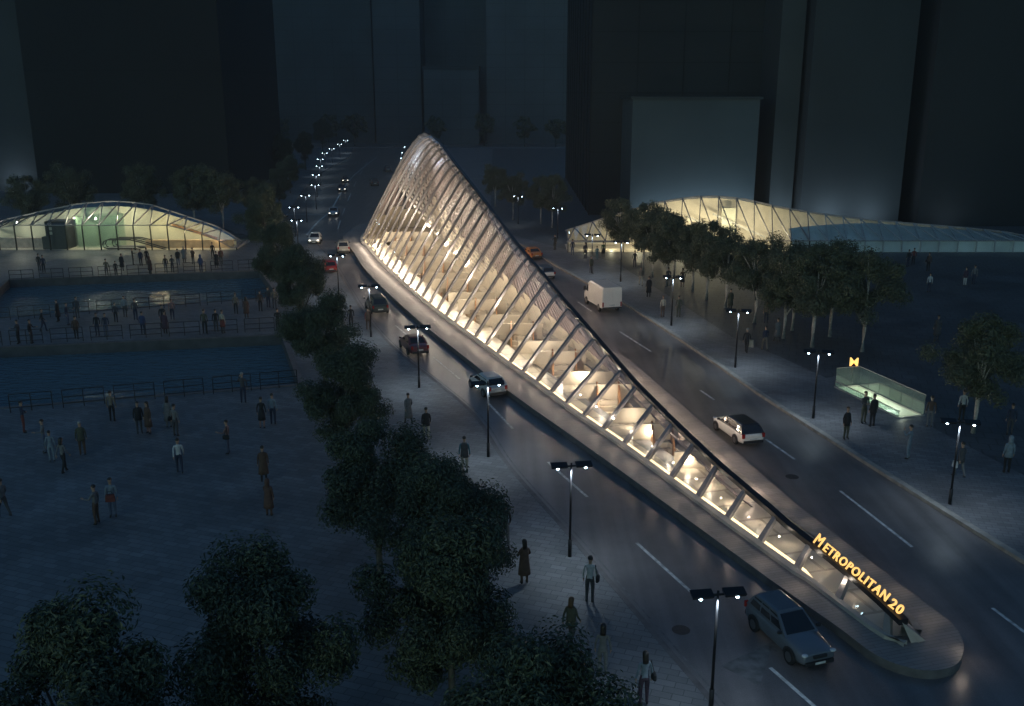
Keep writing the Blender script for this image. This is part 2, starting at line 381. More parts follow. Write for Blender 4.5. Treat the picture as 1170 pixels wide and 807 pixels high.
# painted markings
mk=MB()
def line_px(p, q, w, m=0, z=.004):
    a=Vector(G(*p)); c=Vector(G(*q)); d=(c-a).normalized(); n=Vector((-d.y,d.x,0))*w/2
    mk.quad((*(a-n).xy,z),(*(c-n).xy,z),(*(c+n).xy,z),(*(a+n).xy,z),m)
for p,q in [((727.5,620.5),(793,679.5)),((880,763),(945,820)),((557,460),(586,490)),((626,528),(671,568)),((495,408),(525,433)),((452,372),(470,387)),((425,345),(438,357)),
            ((1134,695),(1190,737)),((960,561),(1042,625)),((875,502),(908,525)),((800,446),(816,457)),((708,379),(744,402)),((660,345),(676,356)),
            ((386,262),(389,252)),((391,246),(394,238)),((397,230),(401,221)),((404,214),(407,207)),((411,200),(414,195)),((417,189),(420,185)),((395,290),(390,278))]: line_px(p,q,.13)
def ribbon(pts, w, m=0, z=.004):
    pth=Path(pts,6); A=offset(pth,-w/2,1.5); B=offset(pth,w/2,1.5)
    for i in range(len(A)-1): mk.quad((*A[i],z),(*A[i+1],z),(*B[i+1],z),(*B[i],z),m)
ribbon([(x+.28,y,0) for x,y in left_edge[:11]],.07,1)
ribbon([(*G(345,275)[:2],0),(*G(362,255)[:2],0),(*G(378,240)[:2],0),(*G(390,220)[:2],0),(*G(405,200)[:2],0),(*G(430,180)[:2],0)],.22)
for i,(x0,x1,y) in enumerate([(330,377,245.5),(346,369,231),(351,368,219),(370,386,211),(372,382,201),(374,384,195),(378,390,190),(382,398,184.5)]): line_px((x0,y),(x1,y),.35)
# worn turning arrow beside the grey car
for P in ([(823,761),(884,733),(868,784)],[(878,740),(905,728),(960,748),(920,762)]):
    q=[G(*p,.0035) for p in P]
    if len(q)==3: mk.tri(*q,1)
    else: mk.quad(*q,1)
# manhole covers and tar patches
for px,py,rr in [(778,720,.3),(905,545,.3)]:
    c=G(px,py); R_=[(c[0]+rr*math.cos(2*math.pi*k/20),c[1]+rr*math.sin(2*math.pi*k/20),.005) for k in range(20)]
    i0=len(mk.v); mk.v+=R_; mk.f.append(tuple(range(i0,i0+20))); mk.m.append(2)
for px,py,L_,w_,a_ in []:
    c=Vector(G(px,py,.003)); u_=Vector((math.cos(a_),math.sin(a_),0)); n_=Vector((-u_.y,u_.x,0))
    mk.quad(c-u_*L_/2-n_*w_/2,c+u_*L_/2-n_*w_/2,c+u_*L_/2+n_*w_/2,c-u_*L_/2+n_*w_/2,3)
M['iron']=pm('cast_iron',(.045,.043,.042),.5,.4,var=.3,scale=20,bump=.5); M['tar']=pm('tar_patch',(.055,.052,.052),.5,var=.3,scale=5,bump=.3)
tag(mk.build('road_marking',[M['paint'],M['paint_worn'],M['iron'],M['tar']]),kind='structure')
# far cross street kerb strip
b=MB(); b.poly([(-26,307),(60,307),(60,311),(-60,311),(-60,307)],.1,-.1,(),0,0); tag(b.build('pavement',[M['walk']]),kind='structure')

# ================================================================== main station
S=empty('metro_station',(-1,62,.3),0,'long tapering glass metro station glowing cream on the paved island between the carriageways','metro station')
SO=Vector(S.location)
def sb(mb,name,mats,smooth=False,fix=False,parent=None):
    mb.v=[(x-SO.x,y-SO.y,z-SO.z) for x,y,z in mb.v]
    o=mb.build(name,mats,S if parent is None else parent,smooth,fix=fix)
    return o
NV=14
for side,path in ((0,pl),(1,pr)):
    n=41; d0=.9; rib_gap=(path.len-1.1)/n
    ds=[d0+(path.len-d0-.2)*i/n for i in range(n+1)]
    # glazing
    g=MB(); fine=[path.len*i/160 for i in range(161)]
    for i in range(160):
        for k in range(NV):
            v0,v1=k/NV,(k+1)/NV
            g.quad(shell(side,fine[i],v0),shell(side,fine[i+1],v0),shell(side,fine[i+1],v1),shell(side,fine[i],v1))
    sb(g,'glass_shell',M['glass'],smooth=True,fix=True)
    for i,d in enumerate(ds):
        h=shell(side,d,1).z-.3
        dep=.11+.05*min(1,h/6); wid=.26+.06*max(0,1-h/6)-.02
        m=MB(); R=[]; N=10
        vend=1.0 if h<11 else .985
        for k in range(N+1):
            v=vend*k/N; p=shell(side,d,v); nn=shell_n(side,d,min(v,.96))
            t=(shell(side,d,min(1,v+.02))-shell(side,d,max(0,v-.02))).normalized(); sd=t.cross(nn).normalized()
            ws=wid/2*(1-.30*v-.25*v*min(1,h/12))
            o=p+nn*.03; q=p-nn*dep
            R.append([o-sd*ws,o+sd*ws,q+sd*ws,q-sd*ws])
        m.rings(R)
        sb(m,'rib',M['rib'],fix=True)
# ridge beam
m=MB(); R=[]
ys=[26.5+ (106-26.5)*i/60 for i in range(61)]
for i,y in enumerate(ys):
    p=ridge(y); t=(ridge(min(106,y+.4))-ridge(max(26.4,y-.4))).normalized(); sd=t.cross(Vector((0,0,1))).normalized(); u=sd.cross(t)
    w=(.12+.04*(y<60))*(1-.6*max(0,min(1,(y-94)/8))); R.append([p+sd*w*1.3-u*.10,p+sd*w*1.3+u*.10,p-sd*w*.6+u*.10,p-sd*w*.6-u*.10])
m.rings(R); sb(m,'ridge_beam',M['ridge'],fix=True)
def foot2(y):
    def f(path):
        best=None
        k=0
        while k<path.len:
            p=path.at(k)
            if best is None or abs(p.y-y)<abs(best.y-y): best=p
            k+=.25
            if p.y>121.9: break
        return best.x
    return f(pl),f(pr)
def foot_r(y):
    L=sorted(((pr.at(k*.5).y,pr.at(k*.5).x) for k in range(int(pr.len*2)) if pr.at(k*.5).y<117))
    return interp([q[0] for q in L],[q[1] for q in L],y)
# low plinth on which the glass stands, with the light channel just inside it
for side,path in ((0,pl),(1,pr)):
    m=MB(); gl=MB(); sill=MB(); n=150
    prev=None
    for i in range(n+1):
        d=path.len*i/n; p,_=base(side,d)
        t=base(side,min(path.len,d+.1))[0]-base(side,max(0,d-.1))[0]; t.normalize(); out=Vector((t.y,-t.x,0))
        if side==0: out=-out if out.x>0 and p.y<112 else out
        c=Vector((-12.6,115.5,0)) if p.y>105 else Vector((ridge(min(106,p.y)).x,p.y,0))
        if out.dot(p-c)<0: out=-out
        s=1 if p.y>31 else .55
        ring=[p+out*.22*s+Vector((0,0,-.05)),p+out*.22*s+Vector((0,0,.14)),p-out*.10+Vector((0,0,.14)),p-out*.10+Vector((0,0,-.05))]
        r2=[p-out*.14*s+Vector((0,0,.0)),p-out*.14*s+Vector((0,0,.06)),p-out*.36*s+Vector((0,0,.06)),p-out*.36*s+Vector((0,0,.0))]
        if prev and p.y>(26.75 if side==0 else 27.3):
            a,b2=prev
            for k in range(4): m.quad(a[k],ring[k],ring[(k+1)%4],a[(k+1)%4])
            if p.y>29.5: 
                for k in range(4): gl.quad(b2[k],r2[k],r2[(k+1)%4],b2[(k+1)%4])
        prev=(ring,r2)
    sb(m,'plinth',M['concrete'] if side==0 else M['kerb'],fix=True)
    if side==0:
        sb(gl,'light_strip',M['glow'],fix=True)
        y=30.0
        while y<108:
            l_,r__=foot2(y); light('plinth_and_fill_light','POINT',(l_-.75-SO.x,y-SO.y,.80-SO.z),4+max(0,y-34)*.40,(1,.78,.60),S,.03); y+=1.9  # lights added outside the glass to brighten the carriageway by the trees
    else:
        y=28.0
        while y<108:
            r_=foot_r(y); light('plinth_and_fill_light','POINT',(r_+.75-SO.x,y-SO.y,.85-SO.z),4+max(0,y-34)*.40,(1,.76,.53),S,.04); y+=1.8
        y=38.0
        while y<104:
            R=ridge(y); r_=foot_r(y); light('ridge_fill_light','POINT',(R.x+(r_-R.x)*.42+.55-SO.x,y-SO.y,max(.9,R.z*.72)-SO.z),34+(y-38)*2.6,(1,.76,.62),S,.04); y+=3.5  # unseen lights added behind the ridge to brighten the road beyond
# interior lining of the far wall: cream panels below, dense louvres above
m=MB(); sl=MB(); path=pr
def lin(d,v,off):
    if d<=pr.len: return shell(1,d,v)-shell_n(1,d,min(v,.95))*off
    e_=2*pr.len-d if False else pl.len-(d-pr.len)
    return shell(0,e_,v)-shell_n(0,e_,min(v,.95))*off
LT_=pr.len+13.0
nb=54
for i in range(nb):
    d0=1.5+(LT_-1.5)*i/nb; d1=1.5+(LT_-1.5)*(i+.97)/nb
    if d0<path.len and base(1,d0)[0].y<36: continue
    vt=.26+.05*(i%3)
    if d0>path.len-8: vt=.16+.03*(i%3)
    for k in range(4):
        v0,v1=vt*k/4,vt*(k+1)/4
        m.quad(lin(d0,v0,.5),lin(d1,v0,.5),lin(d1,v1,.5),lin(d0,v1,.5))
    ns=2
    for j in range(ns):
        e0=d0+(d1-d0)*(j+.05)/ns; e1=d0+(d1-d0)*(j+.58)/ns
        for k in range(6):
            v0=vt+.01+(.97-vt)*k/6; v1=vt+.01+(.97-vt)*(k+1)/6
            sl.hexa([lin(e0,v0,.52),lin(e1,v0,.52),lin(e1,v1,.52),lin(e0,v1,.52),lin(e0,v0,.47),lin(e1,v0,.47),lin(e1,v1,.47),lin(e0,v1,.47)])
sb(m,'lining_panel',M['cream']); sb(sl,'louvre_screen',M['slat'])
# frosted inner skin over the upper part of the tall end, on the side of the trees
m=MB(); D0=52.0; n=int((pl.len-13-D0)/(2*rib_gap/4)+.5)
for i in range(n):
    d0=D0+(pl.len-13-D0)*i/n; d1=D0+(pl.len-13-D0)*(i+.84)/n
    vt=max(.46,.94-.48*(d0-D0)/18); nk=18
    for k in range(nk):
        v0=vt+(.975-vt)*(k+.5*(i%2))/nk; v1=min(.985,vt+(.975-vt)*(k+.5*(i%2)+(.62 if k<9 else .80))/nk)
        P=[shell(0,d,v)-shell_n(0,d,min(v,.95))*.30 for d,v in ((d0,v0),(d1,v0),(d1,v1),(d0,v1))]
        m.quad(*P)
sb(m,'frosted_skin',M['veil'])
# concourse: floor with openings, bridges, pit, escalators
nL=len(hole[0]); nR=len(hole[1])
def cross_at(y):                      # left and right foot at distance y
    def f(L):
        L=sorted(L,key=lambda p:p[1]); return interp([p[1] for p in L],[p[0] for p in L],y)
    return f(hole[0]),f(hole[1])
m=MB(); n=44
yy=[34.5+(117-34.5)*i/n for i in range(n+1)]
def openings():                        # (y0,y1) of each void
    out=[]; y=41
    while y<108:
        L=3.6+ (y-40)*.055; out.append((y,y+L)); y+=L+2.6+(y-40)*.012
    return out
VO=openings()
cuts=sorted(set([26.9,29,31.5,34.5,117,121]+[a for a,b_ in VO]+[b_ for a,b_ in VO]))
for y0,y1 in zip(cuts,cuts[1:]):
    l0,r0=foot2(y0); l1,r1=foot2(y1)
    void=any(abs(a-y0)<.01 for a,b_ in VO)
    zf=.31
    if not void:
        m.hexa([(l0+.1,y0,zf-.35),(r0-.1,y0,zf-.35),(r1-.1,y1,zf-.35),(l1+.1,y1,zf-.35),(l0+.1,y0,zf),(r0-.1,y0,zf),(r1-.1,y1,zf),(l1+.1,y1,zf)])
    else:
        wl=(r0-l0)*.26; wr=(r0-l0)*.2
        m.hexa([(l0+.1,y0,zf-.35),(l0+wl,y0,zf-.35),(l1+wl,y1,zf-.35),(l1+.1,y1,zf-.35),(l0+.1,y0,zf),(l0+wl,y0,zf),(l1+wl,y1,zf),(l1+.1,y1,zf)])
        m.hexa([(r0-wr,y0,zf-.35),(r0-.1,y0,zf-.35),(r1-.1,y1,zf-.35),(r1-wr,y1,zf-.35),(r0-wr,y0,zf),(r0-.1,y0,zf),(r1-.1,y1,zf),(r1-wr,y1,zf)])
sb(m,'concourse_floor',M['creamfloor'])
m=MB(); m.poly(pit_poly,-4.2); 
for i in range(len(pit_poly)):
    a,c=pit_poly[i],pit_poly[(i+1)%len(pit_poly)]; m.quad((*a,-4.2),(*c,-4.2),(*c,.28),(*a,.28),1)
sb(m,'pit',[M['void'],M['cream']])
for i,(y0,y1) in enumerate(VO):
    l,r=cross_at((y0+y1)/2); wd=r-l
    # parapet walls along the void edges
    m=MB()
    l0,r0=cross_at(y0); l1,r1=cross_at(y1)
    m.bar((l0+wd*.26,y0-.08,.72),(r0-wd*.2,y0-.08,.72),.12,.82); m.bar((l1+wd*.26,y1+.08,.72),(r1-wd*.2,y1+.08,.72),.12,.82)
    sb(m,'parapet',M['cream'])
    # stair flight with wooden sides running down into the void
    x0=l+wd*.34; st=MB(); sd=MB()
    ns=12; sw=min(1.7,wd*.22)
    for k in range(ns):
        ya=y1-.1-(y1-y0-.3)*k/ns; yb=y1-.1-(y1-y0-.3)*(k+1)/ns; z=.3-3.2*k/ns
        st.box(x0,yb,z-.5,x0+sw,ya,z)
    for xx in (x0-.08,x0+sw+.08):
        sd.bar((xx,y1+.5,.85),(xx,y0+.3,-2.2),.10,.95)
    sb(st,'stair',M['creamfloor']); sb(sd,'stair_balustrade',M['wood'])
# kiosks and ticket barriers standing on the concourse bridges
# end of the wedge: glass triangle and concrete cheek
e=ridge(26.5); A=Vector((12.5*K3,26.8*K3,.3)); B2=Vector((13.0*K3,26.8*K3,.3))
m=MB(); m.tri(G(1023,735.5,.302),G(1041,735,.302),tuple(e)); sb(m,'end_glass',M['glass'])
m=MB()
q=[G(1041,734.6,.302),G(1058,732.5,.302)]; back=Vector(q[1])+Vector((-.25,1.1,0))
m.tri(q[0],q[1],tuple(e)); m.tri(q[1],tuple(back),tuple(e)); m.tri(tuple(back),tuple(Vector(q[0])+Vector((-.1,.6,0))),tuple(e))
sb(m,'end_cheek',M['concrete'])
# interior lamps (the lit hall)
TAB=[(30.5,.45,3.5),(33.5,.4,7),(37,.45,17),(41.5,.45,40),(46.5,.5,62),(52,.5,95),(58,.55,150),(65,.6,240),(73,.62,330),(81,.62,450),(89,.6,600),(96,.55,720),(103,.5,820),(110,.42,620)]
yl=29.3
while yl<112:
    y=yl; stp=1.9 if y<50 else 3.2; yl+=stp
    zf=interp([q[0] for q in TAB],[q[1] for q in TAB],y); gap=interp([30,50,60,110],[3.3,5.3,6.5,7.5],y); en=interp([q[0] for q in TAB],[q[2] for q in TAB],y)*stp/gap
    R=ridge(min(y,104)); l,r=(foot2(y)); x=l*.56+r*.44
    hz=(R.z if y<105 else 9)*zf*.8
    light('hall_and_fill_light','POINT',(x-SO.x,y-SO.y,max(.75,hz)-SO.z),en*(1.8 if y<55 else 1.65),(1,.86,.68),S,.04 if y<55 else .07)
    xl=l+(r-l)*.17; light('edge_lamp','POINT',(xl-SO.x,y-SO.y,.95-SO.z),(9+en*.30)*(.55 if y<56 else 1.0) if y<100 else 130,(1,.86,.66),S,.03 if y<55 else .06)
for y in (46,58,70,84,98):
    l,r=cross_at(y); light('pit_lamp','POINT',((l+r)/2-SO.x,y-SO.y,-1.8-SO.z),110,(1,.74,.42),S,.07)
light('hall_and_fill_light','POINT',(ridge(102).x-1.0-SO.x,102-SO.y,9.6-SO.z),420,(.62,.78,1.0),S,.07)  # cool light added under the apex in place of reflected sky
light('plinth_and_fill_light','POINT',(14.0-SO.x,25.95-SO.y,.75-SO.z),5,(1,.82,.64),S,.03)  # small light added to brighten the end cheek
# sign on the ridge
def text_mesh(body, size, ext, font_off=.0, space=1.0):
    cu=bpy.data.curves.new('t','FONT'); cu.body=body; cu.size=size; cu.extrude=ext; cu.offset=font_off; cu.resolution_u=3; cu.space_character=space
    o=bpy.data.objects.new('t',cu); COL.objects.link(o); bpy.context.view_layer.update()
    me=bpy.data.meshes.new_from_object(o.evaluated_get(bpy.context.evaluated_depsgraph_get()))
    bpy.data.objects.remove(o); return me
rs=empty('station_sign',tuple(ridge(32.6)),0,'glowing amber station name lettering standing along the dark ridge beam','sign')
x_ax=(ridge(27.2)-ridge(32.6)).normalized()
p0=ridge(31.55)
lean=Vector((x_ax.y*-1,x_ax.x,0)).normalized()      # horizontal, to the far side of the ridge
if lean.x<0: lean=-lean
upv=(Vector((0,0,1))*.80+lean*.60); upv=(upv-x_ax*upv.dot(x_ax)).normalized(); nz=x_ax.cross(upv)
def place_text(me, s, name):
    me.materials.clear(); me.materials.append(M['letter'])
    o=bpy.data.objects.new(name,me); COL.objects.link(o); o.parent=rs
    pos=ridge(p0.y-s*abs(x_ax.y))+Vector((0,0,.12))
    mt=Matrix((x_ax,upv,nz)).transposed().to_4x4(); mt.translation=pos-Vector(rs.location)
    o.matrix_local=mt; return o
mM=text_mesh('M',.60,.02,.0); place_text(mM,0,'initial_letter')
mt_=text_mesh('ETROPOLITAN',.43,.02,.006,1.2)
wx=max(v.co.x for v in mt_.vertices)
for v in mt_.vertices: v.co.x*= 3.62/wx
place_text(mt_,.60,'lettering')
mt2=text_mesh('20',.43,.02,.006,1.2)
wx=max(v.co.x for v in mt2.vertices)
for v in mt2.vertices: v.co.x*= .60/wx
place_text(mt2,4.42,'number')
# ================================================================== side pavilions (glass lenses over lower-level concourses)
M['frostbar']=pm('frosted_bar',(.34,.37,.39),.5,var=.1)
def pavilion(label, cat, x0, x1, yf, depth, topf, kneef, zg, nbay, split_name='glass_roof'):
    """front wall at yf from x0 to x1, roof glass sloping back from the knee line to the arched ridge, back slope behind."""
    P=empty('station_pavilion',((x0+x1)/2,yf,zg),0,label,cat); O=Vector(P.location)
    def fin(mb,name,mats,smooth=False,fix=False):
        mb.v=[(a-O.x,b_-O.y,c-O.z) for a,b_,c in mb.v]; return mb.build(name,mats,P,smooth,fix=fix)
    xs=[x0+(x1-x0)*i/60 for i in range(61)]
    fr=MB(); rf=MB(); bk=MB()
    yr=yf+depth; yb=yf+depth*2.2
    for a,c in zip(xs,xs[1:]):
        fr.quad((a,yf,zg),(c,yf,zg),(c,yf,zg+kneef(c)),(a,yf,zg+kneef(a)))
        rf.quad((a,yf,zg+kneef(a)),(c,yf,zg+kneef(c)),(c,yr,zg+topf(c)),(a,yr,zg+topf(a)))
        bk.quad((a,yr,zg+topf(a)),(c,yr,zg+topf(c)),(c,yb,zg+topf(c)*.45),(a,yb,zg+topf(a)*.45))
    fin(fr,'front_glazing',M['pglass']); fin(rf,split_name,M['pglass']); fin(bk,'back_roof',M['pglass'])
    e=MB(); e2=MB()
    for a,c in zip(xs,xs[1:]):
        e.bar((a,yr,zg+topf(a)),(c,yr,zg+topf(c)),.14,.14); e2.bar((a,yf,zg+kneef(a)),(c,yf,zg+kneef(c)),.09,.09)
    fin(e,'ridge_frame',M['rib']); fin(e2,'eaves_frame',M['rib'])
    for i in range(nbay+1):
        x=x0+(x1-x0)*(i+.02)/(nbay+.04); k=kneef(x); m=MB()
        m.bar((x,yf-.02,zg-.05),(x,yf-.02,zg+k),.10,.14,(0,1,0)); fin(m,'column',M['dark'] if x<33 else M['frostbar'])
        xn=min(x1-.1,x+(x1-x0)/nbay*.5); xm=max(x0+.1,x-(x1-x0)/nbay*.5)
        for xe in (xn,xm):
            m=MB(); m.bar((x,yf,zg+k),(xe,yr,zg+topf(xe)),.09,.13,(0,0,1)); fin(m,'roof_brace',M['rib'] if x<33 else M['frostbar'])
    return P,fin,yr,yb
# ---- pavilion beyond the pools
tp=[(-20,257),(0,250),(40,241),(80,233),(120,230),(140,231),(165,234),(200,245),(240,258),(262,270),(270,279)]
T=[(at_y(a,b_,108.8)[0],at_y(a,b_,108.8)[2]-.1) for a,b_ in tp]
T=[(-75,1.2)]+T
def topL(x): return max(.35,interp([t[0] for t in T],[t[1] for t in T],x*108.8/106.8))
def kneeL(x): return min(2.75,topL(x)*.78)
P1,fin1,yr1,yb1=pavilion('arched glass pavilion with escalators glowing pale green and orange beyond the pools','pavilion',-66,-30.4,104.8,4.0,topL,kneeL,.1,19)
def bx(fin,name,x0,y0,z0,x1,y1,z1,mat,**k):
    m=MB(); m.box(x0,y0,z0,x1,y1,z1); return fin(m,name,mat,**k)
M['pinkwall']=pm('pinkish_stone',(.50,.40,.34),.6,var=.25,scale=2)
M['orangewall']=pm('warm_stone',(.55,.38,.22),.6,var=.2,scale=1.5)
M['palewall']=pm('pale_green_wall',(.58,.56,.44),.55,var=.15,scale=.6)
M['teal']=glass('teal_glass',(.62,.76,.72),.12,.5,2,.1)
bx(fin1,'low_wall',-66,106.2,.1,-52.0,106.5,1.25,M['pinkwall'])
bx(fin1,'low_wall',-41.0,106.2,.1,-31.2,106.5,1.0,M['orangewall'])
m=MB()
for a,c in [(-66+k*1.5,-66+(k+1)*1.5) for k in range(23)]:
    m.hexa([(a,108.35,.1),(c,108.35,.1),(c,108.6,.1),(a,108.6,.1),(a,108.35,.1+topL(a)*.9),(c,108.35,.1+topL(c)*.9),(c,108.6,.1+topL(c)*.9),(a,108.6,.1+topL(a)*.9)])
fin1(m,'back_wall',M['palewall'])
m=MB(); m.quad((-66,105,.11),(-30.6,105,.11),(-30.6,113,.11),(-66,113,.11)); fin1(m,'floor',M['creamfloor'])
# lift tower with window slots
m=MB(); m.box(-51.6,105.3,.1,-49.3,107.4,3.2); m.box(-52.1,105.3,.1,-51.6,106.6,1.5)
tw=fin1(m,'lift_tower',M['dark'])
for k in range(3):
    m=MB(); m.box(-51.25,105.26,1.75+k*.48,-50.85,105.3,2.08+k*.48); fin1(m,'lift_window',M['cream'])
m=MB(); x0,x1=-48.9,-44.0
m.quad((x0,106.5,.1),(x1,106.5,.1),(x1,106.5,3.7),(x0,106.5,3.7)); m.quad((x1,106.5,.1),(x1,108.3,.1),(x1,108.3,3.7),(x1,106.5,3.7)); m.quad((x0,106.5,3.7),(x1,106.5,3.7),(x1,108.3,3.7),(x0,108.3,3.7))
fin1(m,'glass_lift',M['teal'])
m=MB(); m.quad((-48.8,106.8,.12),(-46.9,107.8,.12),(-46.9,107.8,2.6),(-48.8,106.8,3.6)); fin1(m,'slanted_panel',M['palewall'])
for k,(dy,dx) in enumerate([(0,0),(1.1,.6)]):
    for e_ in (0,.75):
        y=105.25+dy+e_; x=-45.4+dx
        m=MB(); L=[(x+.5,y,.18),(x+.1,y,.35),(x,y,.65),(x+.15,y,1.0),(x+.6,y,1.18),(x+3.0,y,1.18),(x+4.0,y,.95),(x+7.2,y,.02),(x+8.2,y,-.3)]
        m.tube(L,.07,6); m.tube([(x+.5,y,.18),(x+3.6,y,.18),(x+4.6,y,-.02),(x+5.4,y,-.3)],.09,6)
        fin1(m,'escalator_handrail',M['rubber'])
    m=MB(); x=-45.4+dx; y=105.3+dy; m.hexa([(x+.4,y,.1),(x+4,y,.1),(x+4,y+.65,.1),(x+.4,y+.65,.1),(x+.4,y,.3),(x+3.4,y,.3),(x+3.4,y+.65,.3),(x+.4,y+.65,.3)]); fin1(m,'escalator_step',M['rib'])
m=MB()
for k in range(2): m.bar((-38.5+k*1.2,108+k*.6,2.5),(-33.5+k*1.2,108+k*.6,.9),.14,.28)
fin1(m,'stair_stringer',M['wood'])
for x,z,e_,c in [(-60,2.6,160,(1,.95,.78)),(-55,3.0,200,(1,.96,.76)),(-49,3.4,150,(1,.97,.66)),(-46.3,3.8,130,(1,.97,.72)),(-43.5,3.5,170,(1,.90,.58)),(-39.5,2.8,150,(1,.82,.45)),(-35.5,1.9,90,(1,.78,.45)),(-32.8,1.2,35,(1,.8,.5))]:
    light('hall_and_fill_light','POINT',(x-P1.location.x,106.1-P1.location.y,z-P1.location.z),e_*1.5,c,P1,.05)
# ---- pavilion on the far right plaza
tr_=[(648,262.5),(668,256.5),(690,249.5),(712,243),(735,236.5),(755,231),(785,226),(808,223.5),(830,223.5),(860,226.5),(900,235.5),(945,242.5),(1000,249.5),(1060,254.5),(1130,260),(1170,264),(1190,268)]
T2=[(at_y(a,b_,109.0)[0]*104.5/109,at_y(a,b_,109.0)[2]-.12) for a,b_ in tr_]
def topR(x): return max(.6,interp([t[0] for t in T2],[t[1] for t in T2],x))
def kneeR(x): return min(1.25,topR(x)*.8)
x0R,x1R=T2[0][0],T2[-1][0]+.5
P2,fin2,yr2,yb2=pavilion('wide arched glass pavilion glowing cream behind the trees in front of the pale block','pavilion',x0R,x1R,103.2,5.0,topR,kneeR,.12,26)
M['frost']=pm('frosted_panel',(.62,.66,.68),.4,var=.15,scale=.5)
m=MB()
for i in range(40):
    a=x0R+.3+(x1R-x0R-.6)*i/40; c=x0R+.3+(x1R-x0R-.6)*(i+1)/40
    f=.95
    m.hexa([(a,108.7,.12),(c,108.7,.12),(c,109,.12),(a,109,.12),(a,108.7,.12+topR(a)*f),(c,108.7,.12+topR(c)*f),(c,109,.12+topR(c)*f),(a,109,.12+topR(a)*f)])
fin2(m,'back_wall',M['cream'])
m=MB(); m.quad((x0R,103.3,.135),(x1R,103.3,.135),(x1R,109,.135),(x0R,109,.135)); fin2(m,'floor',M['creamfloor'])
# wall of solid panels along the unlit wing
n=14; xa=30.5
for i in range(n):
    a=xa+(x1R-.4-xa)*i/n; c=xa+(x1R-.4-xa)*(i+.985)/n
    m=MB(); m.box(a,103.35,.12,c,103.5,.12+kneeR(c)*.98); fin2(m,'wall_panel',M['frost'])
m=MB()
for i in range(20):
    a=xa+(x1R-.4-xa)*i/20; c=xa+(x1R-.4-xa)*(i+1)/20
    def pt(x,t): return (x,103.4+(107.7-103.4)*t,.12+kneeR(x)+(topR(x)-kneeR(x))*t*.92-.10)
    ta=min(.97,.42+.055*(a-xa)); tc_=min(.97,.42+.055*(c-xa))
    m.quad(pt(a,0),pt(c,0),pt(c,tc_),pt(a,ta))
fin2(m,'translucent_lining',M['frost'])
# fascia band above the lit entrance
m=MB(); m.box(x0R-.1,102.95,1.25,x0R+6.0,103.12,1.36); fin2(m,'fascia',M['concrete'])
m=MB(); m.box(23.6,107.6,.4,25.2,107.9,4.4); fin2(m,'lift_shaft',M['palewall'])
m=MB(); m.bar((19.5,106.5,3.6),(24.5,106.5,1.4),.12,.2); m.bar((22.5,107.2,3.8),(28.5,107.2,1.2),.12,.2); fin2(m,'stair_stringer',M['concrete'])
for x,z,e_ in [(8.2,.7,22),(11,.75,40),(14,1.6,90),(16.5,2.0,170),(19,2.3,210),(21.5,2.5,230),(24,2.5,230),(26.5,2.3,190),(29,1.9,110),(34,1.0,14),(39,.9,14),(44,.8,12),(49,.7,10)]:
    light('hall_and_fill_light','POINT',(x-P2.location.x,104.9-P2.location.y,z-P2.location.z),e_*1.9,(1,.86,.56) if x<32 else (.72,.88,1.0),P2,.06)  # the cool ones are added to brighten the unlit wing

# ================================================================== stair entrance with glass balustrade
EN=empty('subway_entrance',(ent[0][0],ent[0][1],.12),0,'sunken stair entrance with glass balustrade lit greenish from below','subway entrance'); EO=Vector(EN.location)
def fe(mb,name,mats):
    mb.v=[(a-EO.x,b_-EO.y,c-EO.z) for a,b_,c in mb.v]; return mb.build(name,mats,EN)
A,B,C_,D=[Vector((*p,0)) for p in ent]
m=MB()
for p,q in ((A,B),(C_,D),(D,A)): m.quad((*p.xy,-3.4),(*q.xy,-3.4),(*q.xy,.13),(*p.xy,.13))
m.quad((*A.xy,-3.4),(*B.xy,-3.4),(*C_.xy,-3.4),(*D.xy,-3.4))
M['greenwall']=pm('pale_tiled_wall',(.50,.55,.47),.4,var=.12,scale=2)
fe(m,'pit_wall',M['greenwall'])
m=MB(); ns=15
for k in range(ns):
    t0=k/ns*.85; t1=(k+1)/ns*.85; z=.1-3.2*(k+1)/ns
    p0=B.lerp(A,t0); p1=B.lerp(A,t1); q0=C_.lerp(D,t0); q1=C_.lerp(D,t1)
    m.hexa([(*p0.xy,z-.3),(*q0.xy,z-.3),(*q1.xy,z-.3),(*p1.xy,z-.3),(*p0.xy,z),(*q0.xy,z),(*q1.xy,z),(*p1.xy,z)])
fe(m,'stair',M['concrete'])
for p,q,hh in ((A,B,.35),(D,C_,1.15),(A,D,1.15)):
    n=6 if (q-p).length>3 else 2
    for i in range(n):
        a=p.lerp(q,i/n+.004); c=p.lerp(q,(i+1)/n-.004); m=MB()
        m.bar((*a.xy,.12+hh/2),(*c.xy,.12+hh/2),.025,hh); fe(m,'glass_panel',M['bglass'])
    m=MB(); m.bar((*p.xy,.12+hh+.02),(*q.xy,.12+hh+.02),.05,.04); fe(m,'handrail',M['rib'])
m=MB()
for p,q in ((A,B),(D,C_),(A,D),(B,C_)):
    m.bar((*p.xy,.11),(*q.xy,.11),.16,.09)
fe(m,'coping',M['concrete'])
c=(A+B+C_+D)/4
light('stair_lamp','POINT',(A.x*.3+c.x*.7-EO.x,A.y*.3+c.y*.7-EO.y,-.9-EO.z),120,(.88,1,.76),EN,.05)
light('stair_lamp','POINT',(A.x*.7+c.x*.3-EO.x+.2,A.y*.7+c.y*.3-EO.y,-1.6-EO.z),110,(.88,1,.76),EN,.05)
light('stair_lamp','POINT',(C_.x*.45+B.x*.45+A.x*.1-EO.x,C_.y*.45+B.y*.45+A.y*.1-EO.y,.02-EO.z+.35),14,(.88,1,.76),EN,.04)
